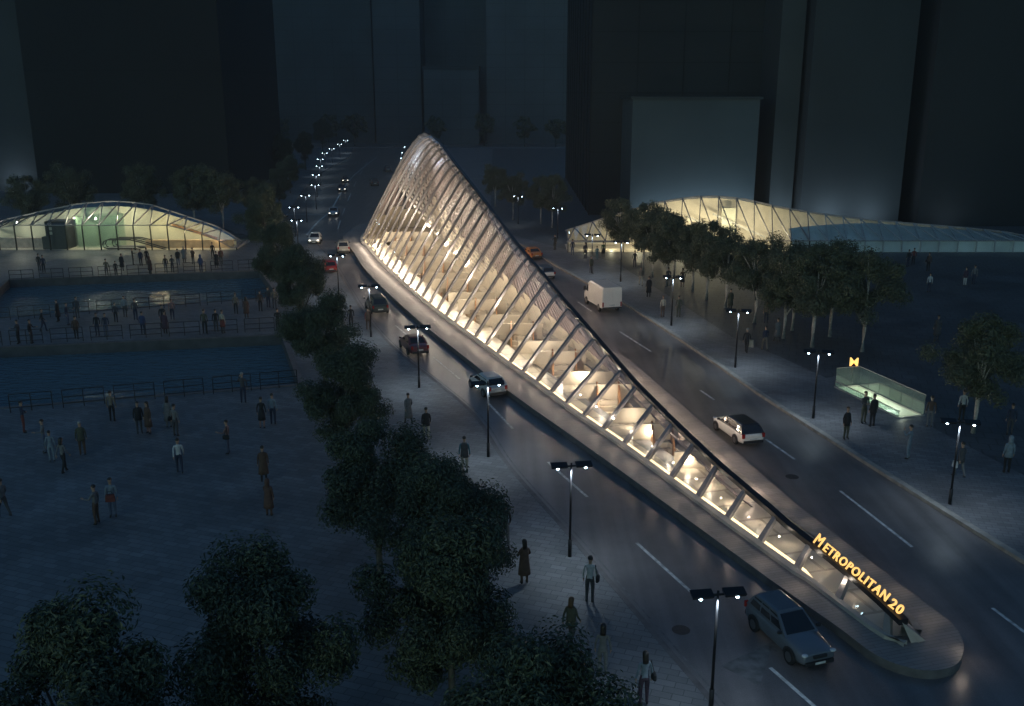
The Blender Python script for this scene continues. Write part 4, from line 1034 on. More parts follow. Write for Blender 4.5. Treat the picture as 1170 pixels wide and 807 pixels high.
# box van
def boxvan(pos,yw):
    r=empty('van',(pos[0],pos[1],0),yw,'white high box van driving away along the kerb','van',GVR); r.scale=(.9,.9,.95)
    W=PAINT['white']
    b=MB(); R=[]
    for x,hw,zt in ((-2.5,.93,2.18),(.95,.93,2.22),(1.25,.90,2.10)): R.append([(x,-hw,.42),(x,hw,.42),(x,hw*1.0,1.2),(x,hw*.97,zt-.12),(x,hw*.86,zt),(x,-hw*.86,zt),(x,-hw*.97,zt-.12),(x,-hw*1.0,1.2)])
    b.rings(R); b.build('cargo_box',W,r)
    b=MB(); R=[]
    for x,hw,zt in ((1.25,.90,2.02),(1.55,.88,1.95),(2.15,.84,1.25),(2.55,.80,1.02),(2.68,.74,.80)): R.append([(x,-hw,.38),(x,hw,.38),(x,hw,.9),(x,hw*.88,zt),(x,-hw*.88,zt),(x,-hw,.9)])
    b.rings(R); b.build('cab',W,r)
    b=MB(); b.hexa([(1.64,-.72,1.86),(1.64,.72,1.86),(1.60,.72,1.88),(1.60,-.72,1.88),(2.14,-.70,1.32),(2.14,.70,1.32),(2.16,.70,1.36),(2.16,-.70,1.36)]); b.quad((1.62,-.72,1.9),(1.62,.72,1.9),(2.17,.70,1.30),(2.17,-.70,1.30)); b.build('windscreen',M['carglass'],r)
    for s in (-1,1):
        b=MB(); b.hexa([(1.3,s*.885,1.2),(2.0,s*.865,1.2),(2.0,s*.85,1.22),(1.3,s*.87,1.22),(1.3,s*.82,1.8),(1.62,s*.80,1.8),(1.6,s*.79,1.78),(1.3,s*.80,1.78)]); b.build('side_window',M['carglass'],r)
        b=MB(); b.box(-2.535,min(s*.02,s*.88),.50,-2.5,max(s*.02,s*.88),2.05); b.build('rear_door',W,r)
        b=MB(); b.box(-2.55,s*.84-.06,.55,-2.50,s*.84+.06,.95); b.build('taillight',M['tlamp'],r)
        b=MB(); b.box(1.75,s*1.04-.1,1.25,1.85,s*1.04+.1,1.6); b.build('wing_mirror',M['trim'],r)
        for x in (-1.6,1.7):
            t=MB(); R=[]
            for y,rr in ((-.1,.28),(-.09,.33),(.09,.33),(.1,.28)): R.append([(rr*math.cos(2*math.pi*k/16),y,rr*math.sin(2*math.pi*k/16)) for k in range(16)])
            t.rings(R); o=t.build('wheel',M['tyre'],r,loc=(x,s*.84,.33))
            t=MB(); R=[]
            for y,rr in ((-.106,.12),(-.102,.2),(.102,.2),(.106,.12)): R.append([(rr*math.cos(2*math.pi*k/12),y,rr*math.sin(2*math.pi*k/12)) for k in range(12)])
            t.rings(R); t.build('rim',M['rim'],o)
    b=MB(); b.box(-2.6,-.9,.40,-2.45,.9,.52); b.build('bumper',M['trim'],r)
    b=MB(); b.box(-2.562,-.25,.62,-2.54,.25,.73); b.build('number_plate',M['plate'],r)
boxvan((7.35,76.3),yaw(-3.8,14))
# bus far up the road
def bus(pos,yw):
    r=empty('bus',(pos[0],pos[1],0),yw,'dark coach on the far road beside the glass cone','bus')
    b=MB(); R=[]
    for x,hw in ((-4.6,1.15),(-4.5,1.22),(4.4,1.22),(4.6,1.1)): R.append([(x,-hw,.35),(x,hw,.35),(x,hw,2.9),(x,hw*.85,3.1),(x,-hw*.85,3.1),(x,-hw,2.9)])
    b.rings(R); b.build('body',PAINT['blue'],r)
    for s in (-1,1):
        b=MB(); b.box(-4.2,min(s*1.215,s*1.24),1.5,4.2,max(s*1.215,s*1.24),2.5); b.build('window',M['carglass'],r)
        for x in (-2.8,2.9):
            t=MB(); R=[]
            for y,rr in ((-.14,.42),(-.12,.48),(.12,.48),(.14,.42)): R.append([(rr*math.cos(2*math.pi*k/16),y,rr*math.sin(2*math.pi*k/16)) for k in range(16)])
            t.rings(R); t.build('wheel',M['tyre'],r,loc=(x,s*1.1,.48))
        b=MB(); b.box(-4.66,s*.95-.1,.8,-4.58,s*.95+.1,1.2); b.build('taillight',M['toff'],r)
    b=MB(); b.box(-4.66,-1.0,1.6,-4.60,1.0,2.6); b.build('rear_window',M['carglass'],r)
bus((-17.0,149),yaw(-2.4,12))
# ================================================================== people
M['skin']=pm('skin',(.34,.21,.15),.55,var=.08); M['hairm']=pm('dark_hair',(.018,.014,.011),.5,var=.2); M['hairg']=pm('grey_hair',(.30,.29,.27),.6,var=.2); M['hairb']=pm('brown_hair',(.09,.05,.025),.5,var=.2)
M['shoe']=pm('shoe_leather',(.015,.013,.012),.4,var=.1); M['eye']=pm('eye_dark',(.01,.01,.01),.2)
CL={k:pm('cloth_'+k,c,.85,var=.2,scale=9,bump=.3) for k,c in dict(black=(.014,.014,.016),navy=(.02,.028,.055),grey=(.13,.13,.135),dgrey=(.05,.05,.055),white=(.40,.41,.42),tan=(.16,.13,.10),brown=(.075,.045,.032),rust=(.085,.045,.035),olive=(.06,.062,.042),green=(.04,.10,.04),blue=(.03,.05,.12),teal=(.05,.13,.16),red=(.12,.03,.025),purple=(.055,.032,.05),cream=(.33,.29,.23),denim=(.07,.09,.14),lblue=(.15,.19,.23),pink=(.22,.13,.12)).items()}
def body_mesh(pose, female=False):
    V=[];E=[];R=[];Lb=[]
    def v(p,r): V.append(Vector(p)); R.append(r if isinstance(r,tuple) else (r,r)); return len(V)-1
    def e(a,b_,l): E.append((a,b_)); Lb.append(l)
    st=pose=='walk'
    pel=v((0,0,.95),(.125,.10)); wst=v((0,.0,1.10),(.115,.088) if not female else (.098,.08)); ch=v((0,0,1.28),(.145,.105) if not female else (.125,.10)); nb=v((0,.012,1.44),(.075,.065)); nk=v((0,.006,1.52),(.050,.052)); h1=v((0,-.012,1.60),(.070,.085)); h2=v((0,-.006,1.685),(.072,.088)); h3=v((0,.0,1.735),(.045,.055))
    e(pel,wst,1); e(wst,ch,1); e(ch,nb,1); e(nb,nk,0); e(nk,h1,0); e(h1,h2,0); e(h2,h3,0)
    ns=v((0,-.108,1.635),(.012,.016)); e(h1,ns,0)
    hands=[]
    sw=.165 if not female else .145
    for s in (-1,1):
        er=v((s*.082,.005,1.64),(.012,.018)); e(h1,er,0)
        sh=v((s*sw,.01,1.405),.058 if not female else .05); e(ch,sh,1)
        if pose=='phone' and s==1: el,wr,hd=(s*.25,-.14,1.24),(s*.15,-.25,1.46),(s*.12,-.27,1.53)
        elif pose=='folded': el,wr,hd=(s*.235,-.03,1.16),(s*.08,-.20,1.12),(s*.01,-.215,1.13)
        elif pose=='gesture' and s==1: el,wr,hd=(s*.22,-.10,1.16),(s*.20,-.34,1.18),(s*.20,-.42,1.20)
        elif st: el,wr,hd=(s*.215,.04+s*.05,1.14),(s*.22,-.02+s*.17,.92),(s*.22,-.05+s*.20,.84)
        else: el,wr,hd=(s*.215,.03,1.14),(s*.235,-.03,.90),(s*.235,-.05,.82)
        eli=v(el,.043 if not female else .037); wri=v(wr,.030); hdi=v(hd,(.034,.022))
        e(sh,eli,1); e(eli,wri,1); e(wri,hdi,0); hands.append((Vector(wr),Vector(hd),s))
        off=0
        if st: off=.22*s
        hp=v((s*.088,0,.90),(.092,.098)); e(pel,hp,2)
        kn=v((s*.098,-.02-off*.55 - (.03 if st else 0),.50),(.062,.066)); e(hp,kn,2)
        an=v((s*.10,.02-off*(1.0),.10 + (.05 if st and s<0 else 0)),(.042,.045)); e(kn,an,2)
        az=.10 + (.05 if st and s<0 else 0)
        to=v((s*.115,-.13-off,az-.055),(.042,.034)); e(an,to,3); hl=v((s*.10,.055-off,az-.055),(.038,.036)); e(an,hl,3)
    me=bpy.data.meshes.new('t'); me.from_pydata([tuple(p) for p in V],E,[])
    o=bpy.data.objects.new('t',me); COL.objects.link(o)
    md=o.modifiers.new('sk','SKIN'); md.use_smooth_shade=True; md.branch_smoothing=.3
    sk=me.skin_vertices[0].data
    for i,r in enumerate(R): sk[i].radius=r
    sk[pel].use_root=True
    ss=o.modifiers.new('ss','SUBSURF'); ss.levels=1; ss.render_levels=1
    bpy.context.view_layer.update()
    me2=bpy.data.meshes.new_from_object(o.evaluated_get(bpy.context.evaluated_depsgraph_get())); bpy.data.objects.remove(o)
    vs=[tuple(p.co) for p in me2.vertices]; fs=[tuple(p.vertices) for p in me2.polygons]; ms=[]
    for f in fs:
        c=sum((Vector(vs[i]) for i in f),Vector())/len(f); best=(9,0)
        for (a,b_),l in zip(E,Lb):
            A,B=V[a],V[b_]; d=B-A; t=max(0,min(1,(c-A).dot(d)/d.length_squared)); q=(c-(A+d*t)).length-(R[a][0]*(1-t)+R[b_][0]*t)
            if q<best[0]: best=(q,l)
        l=best[1]
        if l==1 and c.z<.96 and abs(c.x)<.15 : l=2
        if l==0 and c.z<1.47 and c.z>1.3 and abs(c.x)<.09 and pose!='phone': l=1
        ms.append(l)
    mb=MB(); mb.v=vs; mb.f=fs; mb.m=ms
    for wr,hd,s in hands:             # four fingers and a thumb
        d=(hd-wr).normalized(); side=d.cross(Vector((s,0,0)) if abs(d.x)<.8 else Vector((0,1,0))).normalized(); pn=d.cross(side).normalized()
        if pn.dot(Vector((-s,0,0)))<0: pn=-pn
        for k,(o_,L) in enumerate([(-.026,.06),(-.009,.07),(.009,.066),(.025,.052)]):
            b0=hd+side*o_+d*.01; mb.tube([b0,b0+d*L*.55+pn*.006,b0+d*L*.9+pn*.024],[.0095,.0085,.006],5,0)
        t0=wr.lerp(hd,.55)+side*.022; mb.tube([t0,t0+side*.028+d*.03+pn*.008,t0+side*.030+d*.06+pn*.02],[.0105,.0095,.007],5,0)
    for s in (-1,1): mb.ball((s*.028,-.088,1.655),.010,6,4)
    mb.v+= [(-.022,-.094,1.585),(.022,-.094,1.585),(.018,-.099,1.594),(-.018,-.099,1.594)]; n=len(mb.v); mb.f.append((n-4,n-3,n-2,n-1)); mb.m.append(4)
    return mb.mesh('person',[M['skin'],CL['black'],CL['black'],M['shoe'],M['eye']],True)
BODY={(p,f):body_mesh(p,f) for p in ('stand','walk','phone','folded','gesture') for f in (False,True) if not (p=='gesture' and f)}
def ring(cx,cy,z,rx,ry,n=14): return [(cx+rx*math.cos(2*math.pi*k/n),cy+ry*math.sin(2*math.pi*k/n),z) for k in range(n)]
def loft(name,rs,mat):
    m=MB(); m.rings([ring(*r) for r in rs],cap=True); me=m.mesh(name,mat,True); return me
HAIR={}
def hairs():
    m=MB(); m.rings([ring(0,.016,1.655,.083,.088),ring(0,.012,1.70,.087,.096),ring(0,.006,1.745,.072,.082),ring(0,.004,1.775,.035,.04)]); 
    for v_i,p in enumerate(m.v):
        if p[2]<1.69 and p[1]<-.02: m.v[v_i]=(p[0],p[1]+.05,p[2]+.03)
    HAIR['short']=m.mesh('hair',M['hairm'],True)
    m=MB(); m.rings([ring(0,.075,1.42,.085,.035),ring(0,.06,1.52,.09,.055),ring(0,.03,1.62,.090,.085),ring(0,.016,1.70,.090,.098),ring(0,.008,1.75,.074,.085),ring(0,.004,1.78,.035,.04)])
    for v_i,p in enumerate(m.v):
        if p[2]<1.69 and p[1]<-.02: m.v[v_i]=(p[0],p[1]+.055,p[2]+.02)
    HAIR['long']=m.mesh('hair',M['hairm'],True)
hairs()
HOOD=loft('hood',[(0,.03,1.42,.12,.10),(0,.035,1.52,.105,.10),(0,.03,1.63,.108,.108),(0,.025,1.73,.098,.108),(0,.02,1.80,.05,.06)],M['shoe'])
JACK=loft('jacket',[(0,0,.78,.185,.135),(0,0,.95,.175,.132),(0,0,1.12,.155,.118),(0,0,1.28,.178,.128),(0,.01,1.40,.165,.10),(0,.012,1.47,.085,.075)],M['shoe'])
COAT=loft('coat',[(0,.01,.42,.235,.19),(0,.005,.65,.215,.165),(0,0,.95,.18,.14),(0,0,1.12,.162,.122),(0,0,1.28,.18,.13),(0,.01,1.40,.168,.102),(0,.012,1.47,.085,.075)],M['shoe'])
SKIRT=loft('skirt',[(0,0,.50,.21,.17),(0,0,.72,.19,.15),(0,0,.95,.155,.125),(0,0,1.08,.125,.10)],M['shoe'])
PACK=loft('backpack',[(0,.17,1.00,.12,.06),(0,.19,1.05,.15,.085),(0,.19,1.28,.145,.08),(0,.17,1.38,.10,.055),(0,.165,1.40,.03,.02)],M['shoe'])
GP={'a':'people on the paved strip in front of the arched green pavilion','b':'people on the walk between the two pools','c':'people on the dark plaza below the lower pool','d':'people on the pavement beside the tree lined carriageway','e':'people on the plaza beside the right carriageway','f':'people in front of the unlit pavilion wing'}
def person(px,py,pose,face,top,bottom,label,grp,hair='short',over=None,oc=None,h=1.74,fem=False,hc=None,scale=None):
    z={'a':.1,'b':.1,'c':.1,'d':.1,'e':.12,'f':.124}[grp]
    x,y,_=G(px,py,z)
    o=bpy.data.objects.new('person',BODY[(pose,fem and pose!='gesture')]); COL.objects.link(o); o.location=(x,y,z); o.rotation_euler=(0,0,math.radians(face)); s=h/1.76; o.scale=(s,s,s)
    for i,m in ((1,CL[top]),(2,CL[bottom])): o.material_slots[i].link='OBJECT'; o.material_slots[i].material=m
    tag(o,label,'person',GP[grp])
    if hair in HAIR:
        c=link_mesh('hair',HAIR[hair],o)
        if hc: slotobj(c,[M[hc]])
    if hair=='hood': c=link_mesh('hood',HOOD,o); slotobj(c,[CL[oc or top]])
    if over:
        me={'jacket':JACK,'coat':COAT,'skirt':SKIRT}[over]; c=link_mesh(over,me,o); slotobj(c,[CL[oc or top]])
    return o
def bag(p,dx,dy,z,size,col,label,name='bag'):
    m=MB(); w,d,hh=size; m.hexa([(-w/2,-d/2,0),(w/2,-d/2,0),(w/2,d/2,0),(-w/2,d/2,0),(-w*.44,-d*.4,hh),(w*.44,-d*.4,hh),(w*.44,d*.4,hh),(-w*.44,d*.4,hh)])
    o=m.build(name,CL[col]); M2=Matrix.Rotation(p.rotation_euler.z,4,'Z')
    q=M2@Vector((dx,dy,z)); o.location=Vector(p.location)+q; o.rotation_euler=(0,0,p.rotation_euler.z)
    hm=MB(); hm.tube([(-w*.3,0,hh),(-w*.2,0,hh+.13),(w*.2,0,hh+.13),(w*.3,0,hh)],.012,5); hm.build('handle',CL['black'],o)
    tag(o,label,'bag'); return o
def sling(p,side,col,label):
    """bag hanging at the hip from a strap over the shoulder"""
    m=MB(); m.rings([ring(0,0,-.12,.05,.12,10),ring(0,0,-.09,.07,.17,10),ring(0,0,.07,.065,.165,10),ring(0,0,.11,.035,.11,10)])
    o=m.build('shoulder_bag',CL[col]); M2=Matrix.Rotation(p.rotation_euler.z,4,'Z'); s=p.scale.x
    o.location=Vector(p.location)+M2@Vector((side*.265*s,.03,.98*s)); o.rotation_euler=(0,0,p.rotation_euler.z)
    sm=MB(); sm.bar((0,.08,.10),(-side*.09,.02,.48),.03,.012); sm.bar((0,-.08,.10),(-side*.09,-.02,.48),.03,.012); sm.build('strap',CL['black'],o)
    tag(o,label,'bag'); return o
# --- strip in front of the green pavilion
A_='a'
person(45.5,310,'stand',170,'black','dgrey','dark figure of a huddled pair before the dark lift tower, nearer the tower',A_)
person(50.5,312,'stand',10,'navy','black','navy clad figure of a huddled pair before the dark lift tower',A_)
person(122.5,316.5,'gesture',200,'olive','dgrey','person in an olive top by the pool edge below the escalator end',A_)
person(133,315.5,'stand',190,'black','black','small dark child between two adults at the upper pool edge',A_,h=1.45)
person(140,310,'stand',170,'black','navy','tall dark person next to the child at the upper pool edge',A_,over='coat',oc='black')
person(152.5,303,'gesture',120,'black','dgrey','person with an arm held out in front of the escalator',A_)
person(161.5,304.5,'stand',0,'navy','black','broad person in navy in front of the escalator foot',A_,over='jacket',oc='navy')
person(168.5,303,'stand',180,'black','black','dark person behind the rust coloured coat before the pavilion',A_)
person(172,313.5,'stand',160,'rust','black','person in a long rust coloured coat at the upper pool edge',A_,hair='hood',over='coat',oc='rust')
person(190,312,'stand',0,'black','grey','person in a black top and grey trousers at the upper pool edge',A_)
person(197.5,312,'folded',180,'dgrey','dgrey','slim grey figure next to the one in a black top by the upper pool',A_,fem=True)
person(204,304,'walk',200,'black','denim','person in a wide black jacket and jeans before the orange wall',A_,over='jacket',oc='black')
person(211,300.5,'stand',190,'grey','black','grey haired person in a grey coat close to the orange wall',A_,over='coat',oc='grey',hc='hairg')
person(221,302.5,'folded',160,'brown','dgrey','person in a brown jacket with folded arms before the orange wall',A_,over='jacket',oc='brown')
person(230,311.5,'stand',180,'blue','navy','person in a bright blue jacket by the far rail of the upper pool',A_,over='jacket',oc='blue',hair='hood')
person(243.5,296,'stand',0,'black','black','tall dark person at the back of a trio near the pavilion end',A_)
person(248,307,'stand',180,'black','dgrey','dark coated person in front of a trio near the pavilion end',A_,over='coat',oc='black')
person(253,302.5,'stand',200,'red','dgrey','person with a dull red top in a trio near the pavilion end',A_,over='jacket',oc='brown')
# --- walk between the pools
B_='b'
person(22,393.5,'gesture',270,'dgrey','black','man reaching towards his partner at the left end of the pool walk',B_)
person(36.5,393,'gesture',90,'black','dgrey','partner facing the reaching man at the left end of the pool walk',B_)
person(50,379.5,'walk',120,'black','navy','dark walker stepping between two couples on the left of the pool walk',B_)
person(67,368,'stand',270,'black','black','dark figure in a long coat by the near rail of the upper pool',B_,over='coat',oc='black')
person(78,372,'gesture',90,'navy','denim','person in navy facing the long dark coat by the upper pool',B_)
person(89,364,'stand',180,'dgrey','dgrey','grey figure at the rail behind the brown jacket by the upper pool',B_)
person(88,388.5,'walk',200,'brown','black','walker in a brown jacket near the far rail of the lower pool',B_,over='jacket',oc='brown')
person(112,384.5,'stand',0,'black','navy','person in black beside one in navy, the couple halfway along the pool walk',B_)
person(122,385,'stand',10,'navy','denim','person in navy beside one in black, the couple halfway along the pool walk',B_)
person(133,369,'stand',180,'dgrey','black','dark figure leaning over the upper pool rail beside a taller one',B_,h=1.6)
person(143.5,363,'stand',180,'lblue','dgrey','taller figure in a pale top at the upper pool rail',B_)
person(155.5,366.5,'stand',190,'dgrey','navy','figure at the upper pool rail behind the wide blue jacket',B_)
person(164,383,'stand',180,'blue','navy','broad person in a blue jacket seen from behind beside the lower pool rail',B_,over='jacket',oc='blue')
person(187,376,'stand',180,'black','black','very tall dark person behind a long purple coat on the pool walk',B_,h=1.86)
person(189.5,382,'stand',170,'purple','black','person in a long dull purple coat on the pool walk',B_,over='coat',oc='purple')
person(197.5,366.5,'walk',200,'pink','navy','person in a rose top walking at the upper pool rail',B_)
person(234.5,382,'stand',180,'olive','black','tall person in olive and black at the lower pool rail',B_,h=1.85)
person(247.5,380,'stand',200,'black','dgrey','person with a dark backpack next to one in cream by the lower pool',B_)
person(255,381,'stand',160,'cream','dgrey','person in a cream top and dull red skirt by the lower pool',B_,fem=True,over='skirt',oc='red')
person(270,359.5,'stand',180,'tan','black','fair haired person in a tan top at the right end of the upper pool rail',B_,hc='hairb')
person(282,364,'stand',190,'rust','brown','person in a long rust brown coat at the right end of the pool walk',B_,over='coat',oc='rust',hair='long',fem=True)
person(298,356.5,'stand',180,'brown','black','brown clad person under the roadside trees by the upper pool corner',B_)
person(307,352,'stand',170,'dgrey','navy','grey clad person standing beside a tree by the upper pool corner',B_)
person(314,353,'stand',200,'tan','dgrey','tan clad person standing beside a tree by the upper pool corner',B_)
person(318,379,'folded',180,'black','black','dark person alone at the corner of the lower pool under the trees',B_)
# --- dark plaza below the lower pool
C2='c'
person(28,495,'folded',120,'navy','red','person in dark blue with dull red trousers near the leftmost railing',C2)
person(52,518,'gesture',300,'grey','denim','taller of a close couple on the left of the near plaza',C2)
person(60,528,'stand',200,'lblue','lblue','pale clad shorter half of a close couple on the left of the near plaza',C2,h=1.58,fem=True)
person(74,541,'walk',160,'grey','black','long haired person in a grey top in front of the close couple',C2,hair='long',fem=True)
person(95,520.5,'stand',200,'olive','brown','man in an olive jacket and brown trousers alone on the near plaza',C2,over='jacket',oc='olive',hc='hairg')
person(129,482,'stand',180,'tan','black','person in a tan top at the third railing of the lower pool',C2)
person(160,496,'stand',30,'black','dgrey','dark person, left half of a pair under the fourth railing',C2,over='jacket',oc='black')
person(170.5,496,'stand',330,'brown','pink','woman in a dark brown coat, half of a pair under the fourth railing',C2,hair='long',fem=True,over='coat',oc='brown')
person(193.5,489,'stand',190,'lblue','grey','person in a pale coat standing behind another with a dark bag',C2,over='coat',oc='grey',hair='long',fem=True)
pb=person(201.5,499,'stand',160,'grey','dgrey','person in grey carrying a dark shoulder bag below the fourth railing',C2)
sling(pb,1,'black','dark shoulder bag on the person in grey below the fourth railing')
person(206,541.5,'walk',200,'white','navy','man in a white shirt and navy trousers in the middle of the dark plaza',C2)
pb=person(261,519,'gesture',270,'pink','denim','person in a rose top and jeans with a black bag on the back',C2)
sling(pb,1,'black','black bag on the back of the person in a rose top and jeans')
person(278.5,461,'phone',190,'dgrey','navy','tall person with a pale cap of hair at the lower pool railing',C2,h=1.82,hc='hairg')
person(6,592,'walk',250,'grey','dgrey','grey clad walker at the left edge of the dark plaza',C2)
person(111.5,599.5,'gesture',260,'grey','brown','faint grey figure beside the one with a red edged bag on the near plaza',C2)
pb=person(130,591,'stand',10,'lblue','denim','person in a pale top and jeans holding a reddish bag in front',C2)
bag(pb,0,-.22,.80,(.36,.16,.30),'red','dark reddish bag held in front by the person in a pale top and jeans')
person(300,490,'stand',180,'black','pink','woman in a black coat and bare legs beside a man in a pale blue shirt',C2,fem=True,over='skirt',oc='black')
person(312.5,485.5,'stand',180,'lblue','navy','man in a pale blue shirt and navy trousers seen from behind by the lower pool',C2)
person(302,551,'stand',200,'brown','black','tall person in a long dark brown coat on the open plaza',C2,over='coat',oc='brown')
person(308,590,'gesture',170,'rust','rust','person in a long rust hooded coat in front of the dark brown coat',C2,hair='hood',over='coat',oc='rust',h=1.66,fem=True)
# --- pavement beside the left carriageway
D_='d'
person(401.5,375,'stand',200,'black','black','dark person at the tree edge beside the green people carrier',D_)
person(421,378,'walk',190,'red','brown','person in a dull red top by the lamp at the green people carrier',D_,over='jacket',oc='brown')
person(467,485,'walk',210,'grey','dgrey','person in a long grey coat behind the silver hatchback on the pavement',D_,over='coat',oc='grey')
person(487.5,503,'walk',190,'black','cream','person in a black jacket and pale trousers with a dark rucksack on the pavement',D_,over='jacket',oc='black')
person(531,541,'stand',180,'teal','cream','person in an open dark coat and pale trousers beside the roadside tree',D_,over='jacket',oc='dgrey',h=1.82)
person(577,626,'walk',190,'black','dgrey','dark person half behind a tree with the face turned to the road',D_,h=1.84)
person(599,667.5,'folded',200,'brown','brown','long haired woman in an ankle length brown coat on the pavement',D_,hair='long',fem=True,over='coat',oc='brown')
pw=person(673.5,689,'stand',165,'white','dgrey','man in a white shirt with hands on hips at the kerb',D_,h=1.78)
sling(pw,-1,'black','dark bag at the hip of the man in a white shirt by the kerb')
person(652,739,'walk',150,'olive','dgrey','fair haired woman in a dark olive jacket behind the lowest tree',D_,hair='long',fem=True,over='jacket',oc='olive',hc='hairb')
person(688,772,'stand',170,'grey','grey','dark haired woman in grey half hidden by the lowest tree',D_,hair='long',fem=True)
pw=person(735,806,'stand',190,'lblue','purple','long haired woman in a pale top nearest the bottom edge on the pavement',D_,hair='long',fem=True)
sling(pw,-1,'black','dark shoulder bag of the long haired woman nearest the bottom edge')
# --- plaza beside the right carriageway
E_='e'
person(634,286,'gesture',220,'black','black','dark figure with an arm raised beside the far lamp near the taxi',E_)
person(654,292,'stand',180,'navy','denim','person in navy at the corner of the cream pavilion',E_)
person(668.5,296,'stand',190,'dgrey','black','broad dark person before the lit pavilion opening',E_,over='jacket',oc='dgrey')
person(682,297.5,'stand',170,'teal','teal','small figure in teal before the lit pavilion opening',E_,h=1.5)
person(689,295,'stand',180,'green','black','person in a green top and black skirt before the lit pavilion opening',E_,fem=True,over='skirt',oc='black')
person(675.5,313,'walk',10,'tan','grey','walker in tan coming towards the road in front of the pavilion lamp',E_,over='jacket',oc='olive')
person(725,306,'stand',180,'black','navy','dark person under the first pale trunked trees',E_)
person(732,327,'walk',0,'tan','cream','person in tan beside a dark bag under the pair of trees',E_)
person(741,340,'stand',190,'black','black','person in an ankle length black coat behind the white van',E_,over='coat',oc='black',h=1.84)
person(757,363,'stand',200,'cream','brown','person in a cream top standing left of the lamp behind the van',E_,hc='hairb')
person(775,363,'stand',180,'olive','olive','person in olive standing right of the lamp behind the van',E_)
person(763,327.5,'walk',190,'dgrey','grey','grey clad walker just above the lamp heads behind the van',E_)
person(779.5,328.5,'stand',170,'brown','pink','person in a dark skirt under the trees right of the lamp heads',E_,fem=True,over='skirt',oc='black')
person(834,354.5,'stand',190,'olive','black','person in an olive coat just above a pair of lamp heads',E_,over='coat',oc='olive')
pw=person(852.5,404,'walk',150,'black','black','grey haired person in black carrying a pale carton',E_,hc='hairg')
bag(pw,-.12,-.30,.42,(.55,.25,.48),'cream','large pale carton bag carried by the grey haired person in black','carton_bag')
person(873.5,401,'walk',190,'navy','tan','person in navy with tan trousers beside the grey overcoat',E_)
person(875,370,'stand',180,'pink','navy','person in a rose top and navy trousers at a pale tree trunk',E_)
person(887.5,391,'walk',200,'grey','dgrey','man in a long grey overcoat by the pale tree trunk',E_,over='coat',oc='grey')
person(966,502.5,'stand',20,'black','olive','woman with a pale scarf in a black jacket near the kerb',E_,fem=True,over='jacket',oc='black',hc='hairb')
person(986,484,'folded',20,'dgrey','olive','person reading a pale paper beside the stair entrance',E_,h=1.78)
person(996,488,'stand',200,'black','black','man in a black suit with his back turned beside the stair entrance',E_,over='jacket',oc='black',h=1.82)
person(1037,525,'phone',230,'lblue','lblue','man in a pale blue shirt holding a camera to his face',E_)
person(1061.5,488.5,'stand',170,'brown','grey','person in dark brown and grey just right of the stair entrance',E_)
person(1098,481,'stand',180,'white','black','person in a pale shirt behind the lamp at the leaning tree',E_)
pw=person(1095.5,546,'walk',200,'dgrey','grey','man in a dark jacket walking past the lamp with a pale bag',E_,over='jacket',oc='dgrey')
bag(pw,.30,-.02,.55,(.10,.26,.30),'white','small pale bag carried by the man walking past the lamp')
person(1149.5,541,'stand',180,'lblue','black','broad person in a pale hooded jacket at the picture edge',E_,over='jacket',oc='lblue',hair='hood',h=1.82)
person(1153,498,'stand',170,'navy','dgrey','dark blue figure behind the pale hooded jacket at the picture edge',E_)
# --- before the unlit wing
F_='f'
person(976,304,'stand',200,'black','pink','dark clad adult with a child before the unlit pavilion wing',F_,over='jacket',oc='black')
person(984,311,'stand',180,'olive','dgrey','child beside two adults before the unlit pavilion wing',F_,h=1.35)
person(994,302.5,'stand',170,'black','black','slim dark adult right of the child before the unlit pavilion wing',F_)
person(1037,305,'stand',200,'black','navy','darker half of a close pair before the unlit pavilion wing',F_)
person(1043,303,'stand',160,'red','black','reddish clad half of a close pair before the unlit pavilion wing',F_)
pw=person(1060,310.5,'stand',190,'brown','black','tall person in brown holding a dark bag before the unlit wing',F_,h=1.9)
sling(pw,1,'black','dark bag of the tall person in brown before the unlit wing')
person(1061,334.5,'stand',180,'white','navy','man in a white shirt standing in front of the tall person in brown',F_)
person(1102,327,'stand',190,'purple','white','person in a purple jacket with pale trousers, half of a couple',F_,over='jacket',oc='purple')
person(1112,325.5,'stand',170,'grey','navy','grey topped half of a couple on the far right plaza',F_,h=1.82)
person(1069.5,390,'stand',180,'dgrey','dgrey','lone faint grey figure on the empty dark plaza above the single tree',F_,over='coat',oc='dgrey',h=1.9)
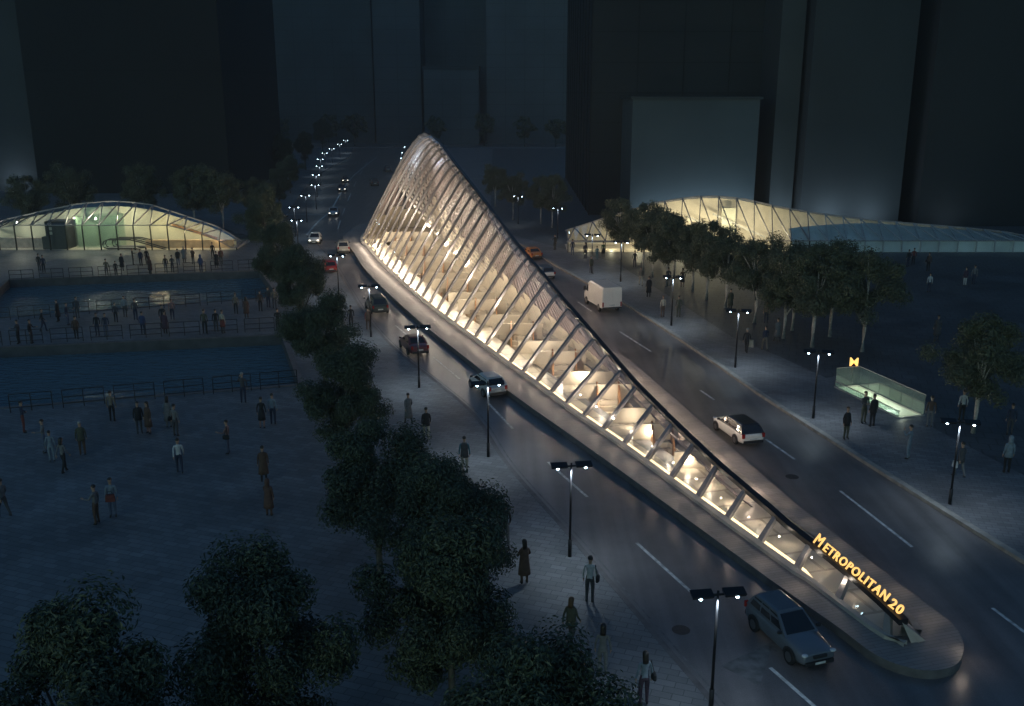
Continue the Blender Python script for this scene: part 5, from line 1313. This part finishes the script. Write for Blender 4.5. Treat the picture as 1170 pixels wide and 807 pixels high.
# ================================================================== night light
w=bpy.data.worlds.new('World'); sc.world=w; w.use_nodes=True; nt=w.node_tree
bg=nt.nodes['Background']; sky=nt.nodes.new('ShaderNodeTexSky'); sky.sky_type='NISHITA'; sky.sun_disc=False
sky.sun_elevation=math.radians(12); sky.sun_rotation=math.radians(200)
mx=nt.nodes.new('ShaderNodeMixRGB'); mx.blend_type='MULTIPLY'; mx.inputs[0].default_value=1; mx.inputs[2].default_value=(.34,.68,1.0,1)
nt.links.new(sky.outputs[0],mx.inputs[1]); nt.links.new(mx.outputs[0],bg.inputs[0]); bg.inputs[1].default_value=SKY
sl_=bpy.data.lights.new('moon_light','SUN'); sl_.energy=SUN; sl_.angle=math.radians(12); sl_.color=(.62,.80,1.0)
so=bpy.data.objects.new('moon_light',sl_); COL.objects.link(so); so.rotation_euler=(math.radians(38),0,math.radians(-25)); so.location=(0,0,60)
sc.view_settings.view_transform='Standard'; sc.view_settings.look='None'; sc.view_settings.exposure=EXPO; sc.view_settings.gamma=1
sc.view_settings.use_curve_mapping=False
cy=sc.cycles; cy.max_bounces=8; cy.diffuse_bounces=3; cy.glossy_bounces=3; cy.transparent_max_bounces=24; cy.transmission_bounces=4
cy.sample_clamp_indirect=3; cy.sample_clamp_direct=0; cy.caustics_reflective=False; cy.caustics_refractive=False
cy.use_denoising=True; cy.use_light_tree=True
try: cy.denoiser='OPENIMAGEDENOISE'
except Exception: pass

if HAZE:
    hb=MB(); hb.box(-300,-8,-6,300,480,125); ho=hb.build('haze',[]); tag(ho,kind='stuff')
    hm=bpy.data.materials.new('night_air'); hm.use_nodes=True; hn=hm.node_tree; hn.nodes.remove(hn.nodes['Principled BSDF'])
    pv=hn.nodes.new('ShaderNodeVolumePrincipled'); pv.inputs['Color'].default_value=(.85,.92,1,1); pv.inputs['Density'].default_value=HAZE; pv.inputs['Anisotropy'].default_value=.5
    hn.links.new(pv.outputs[0],hn.nodes['Material Output'].inputs['Volume']); ho.data.materials.append(hm)
    cy.volume_bounces=0
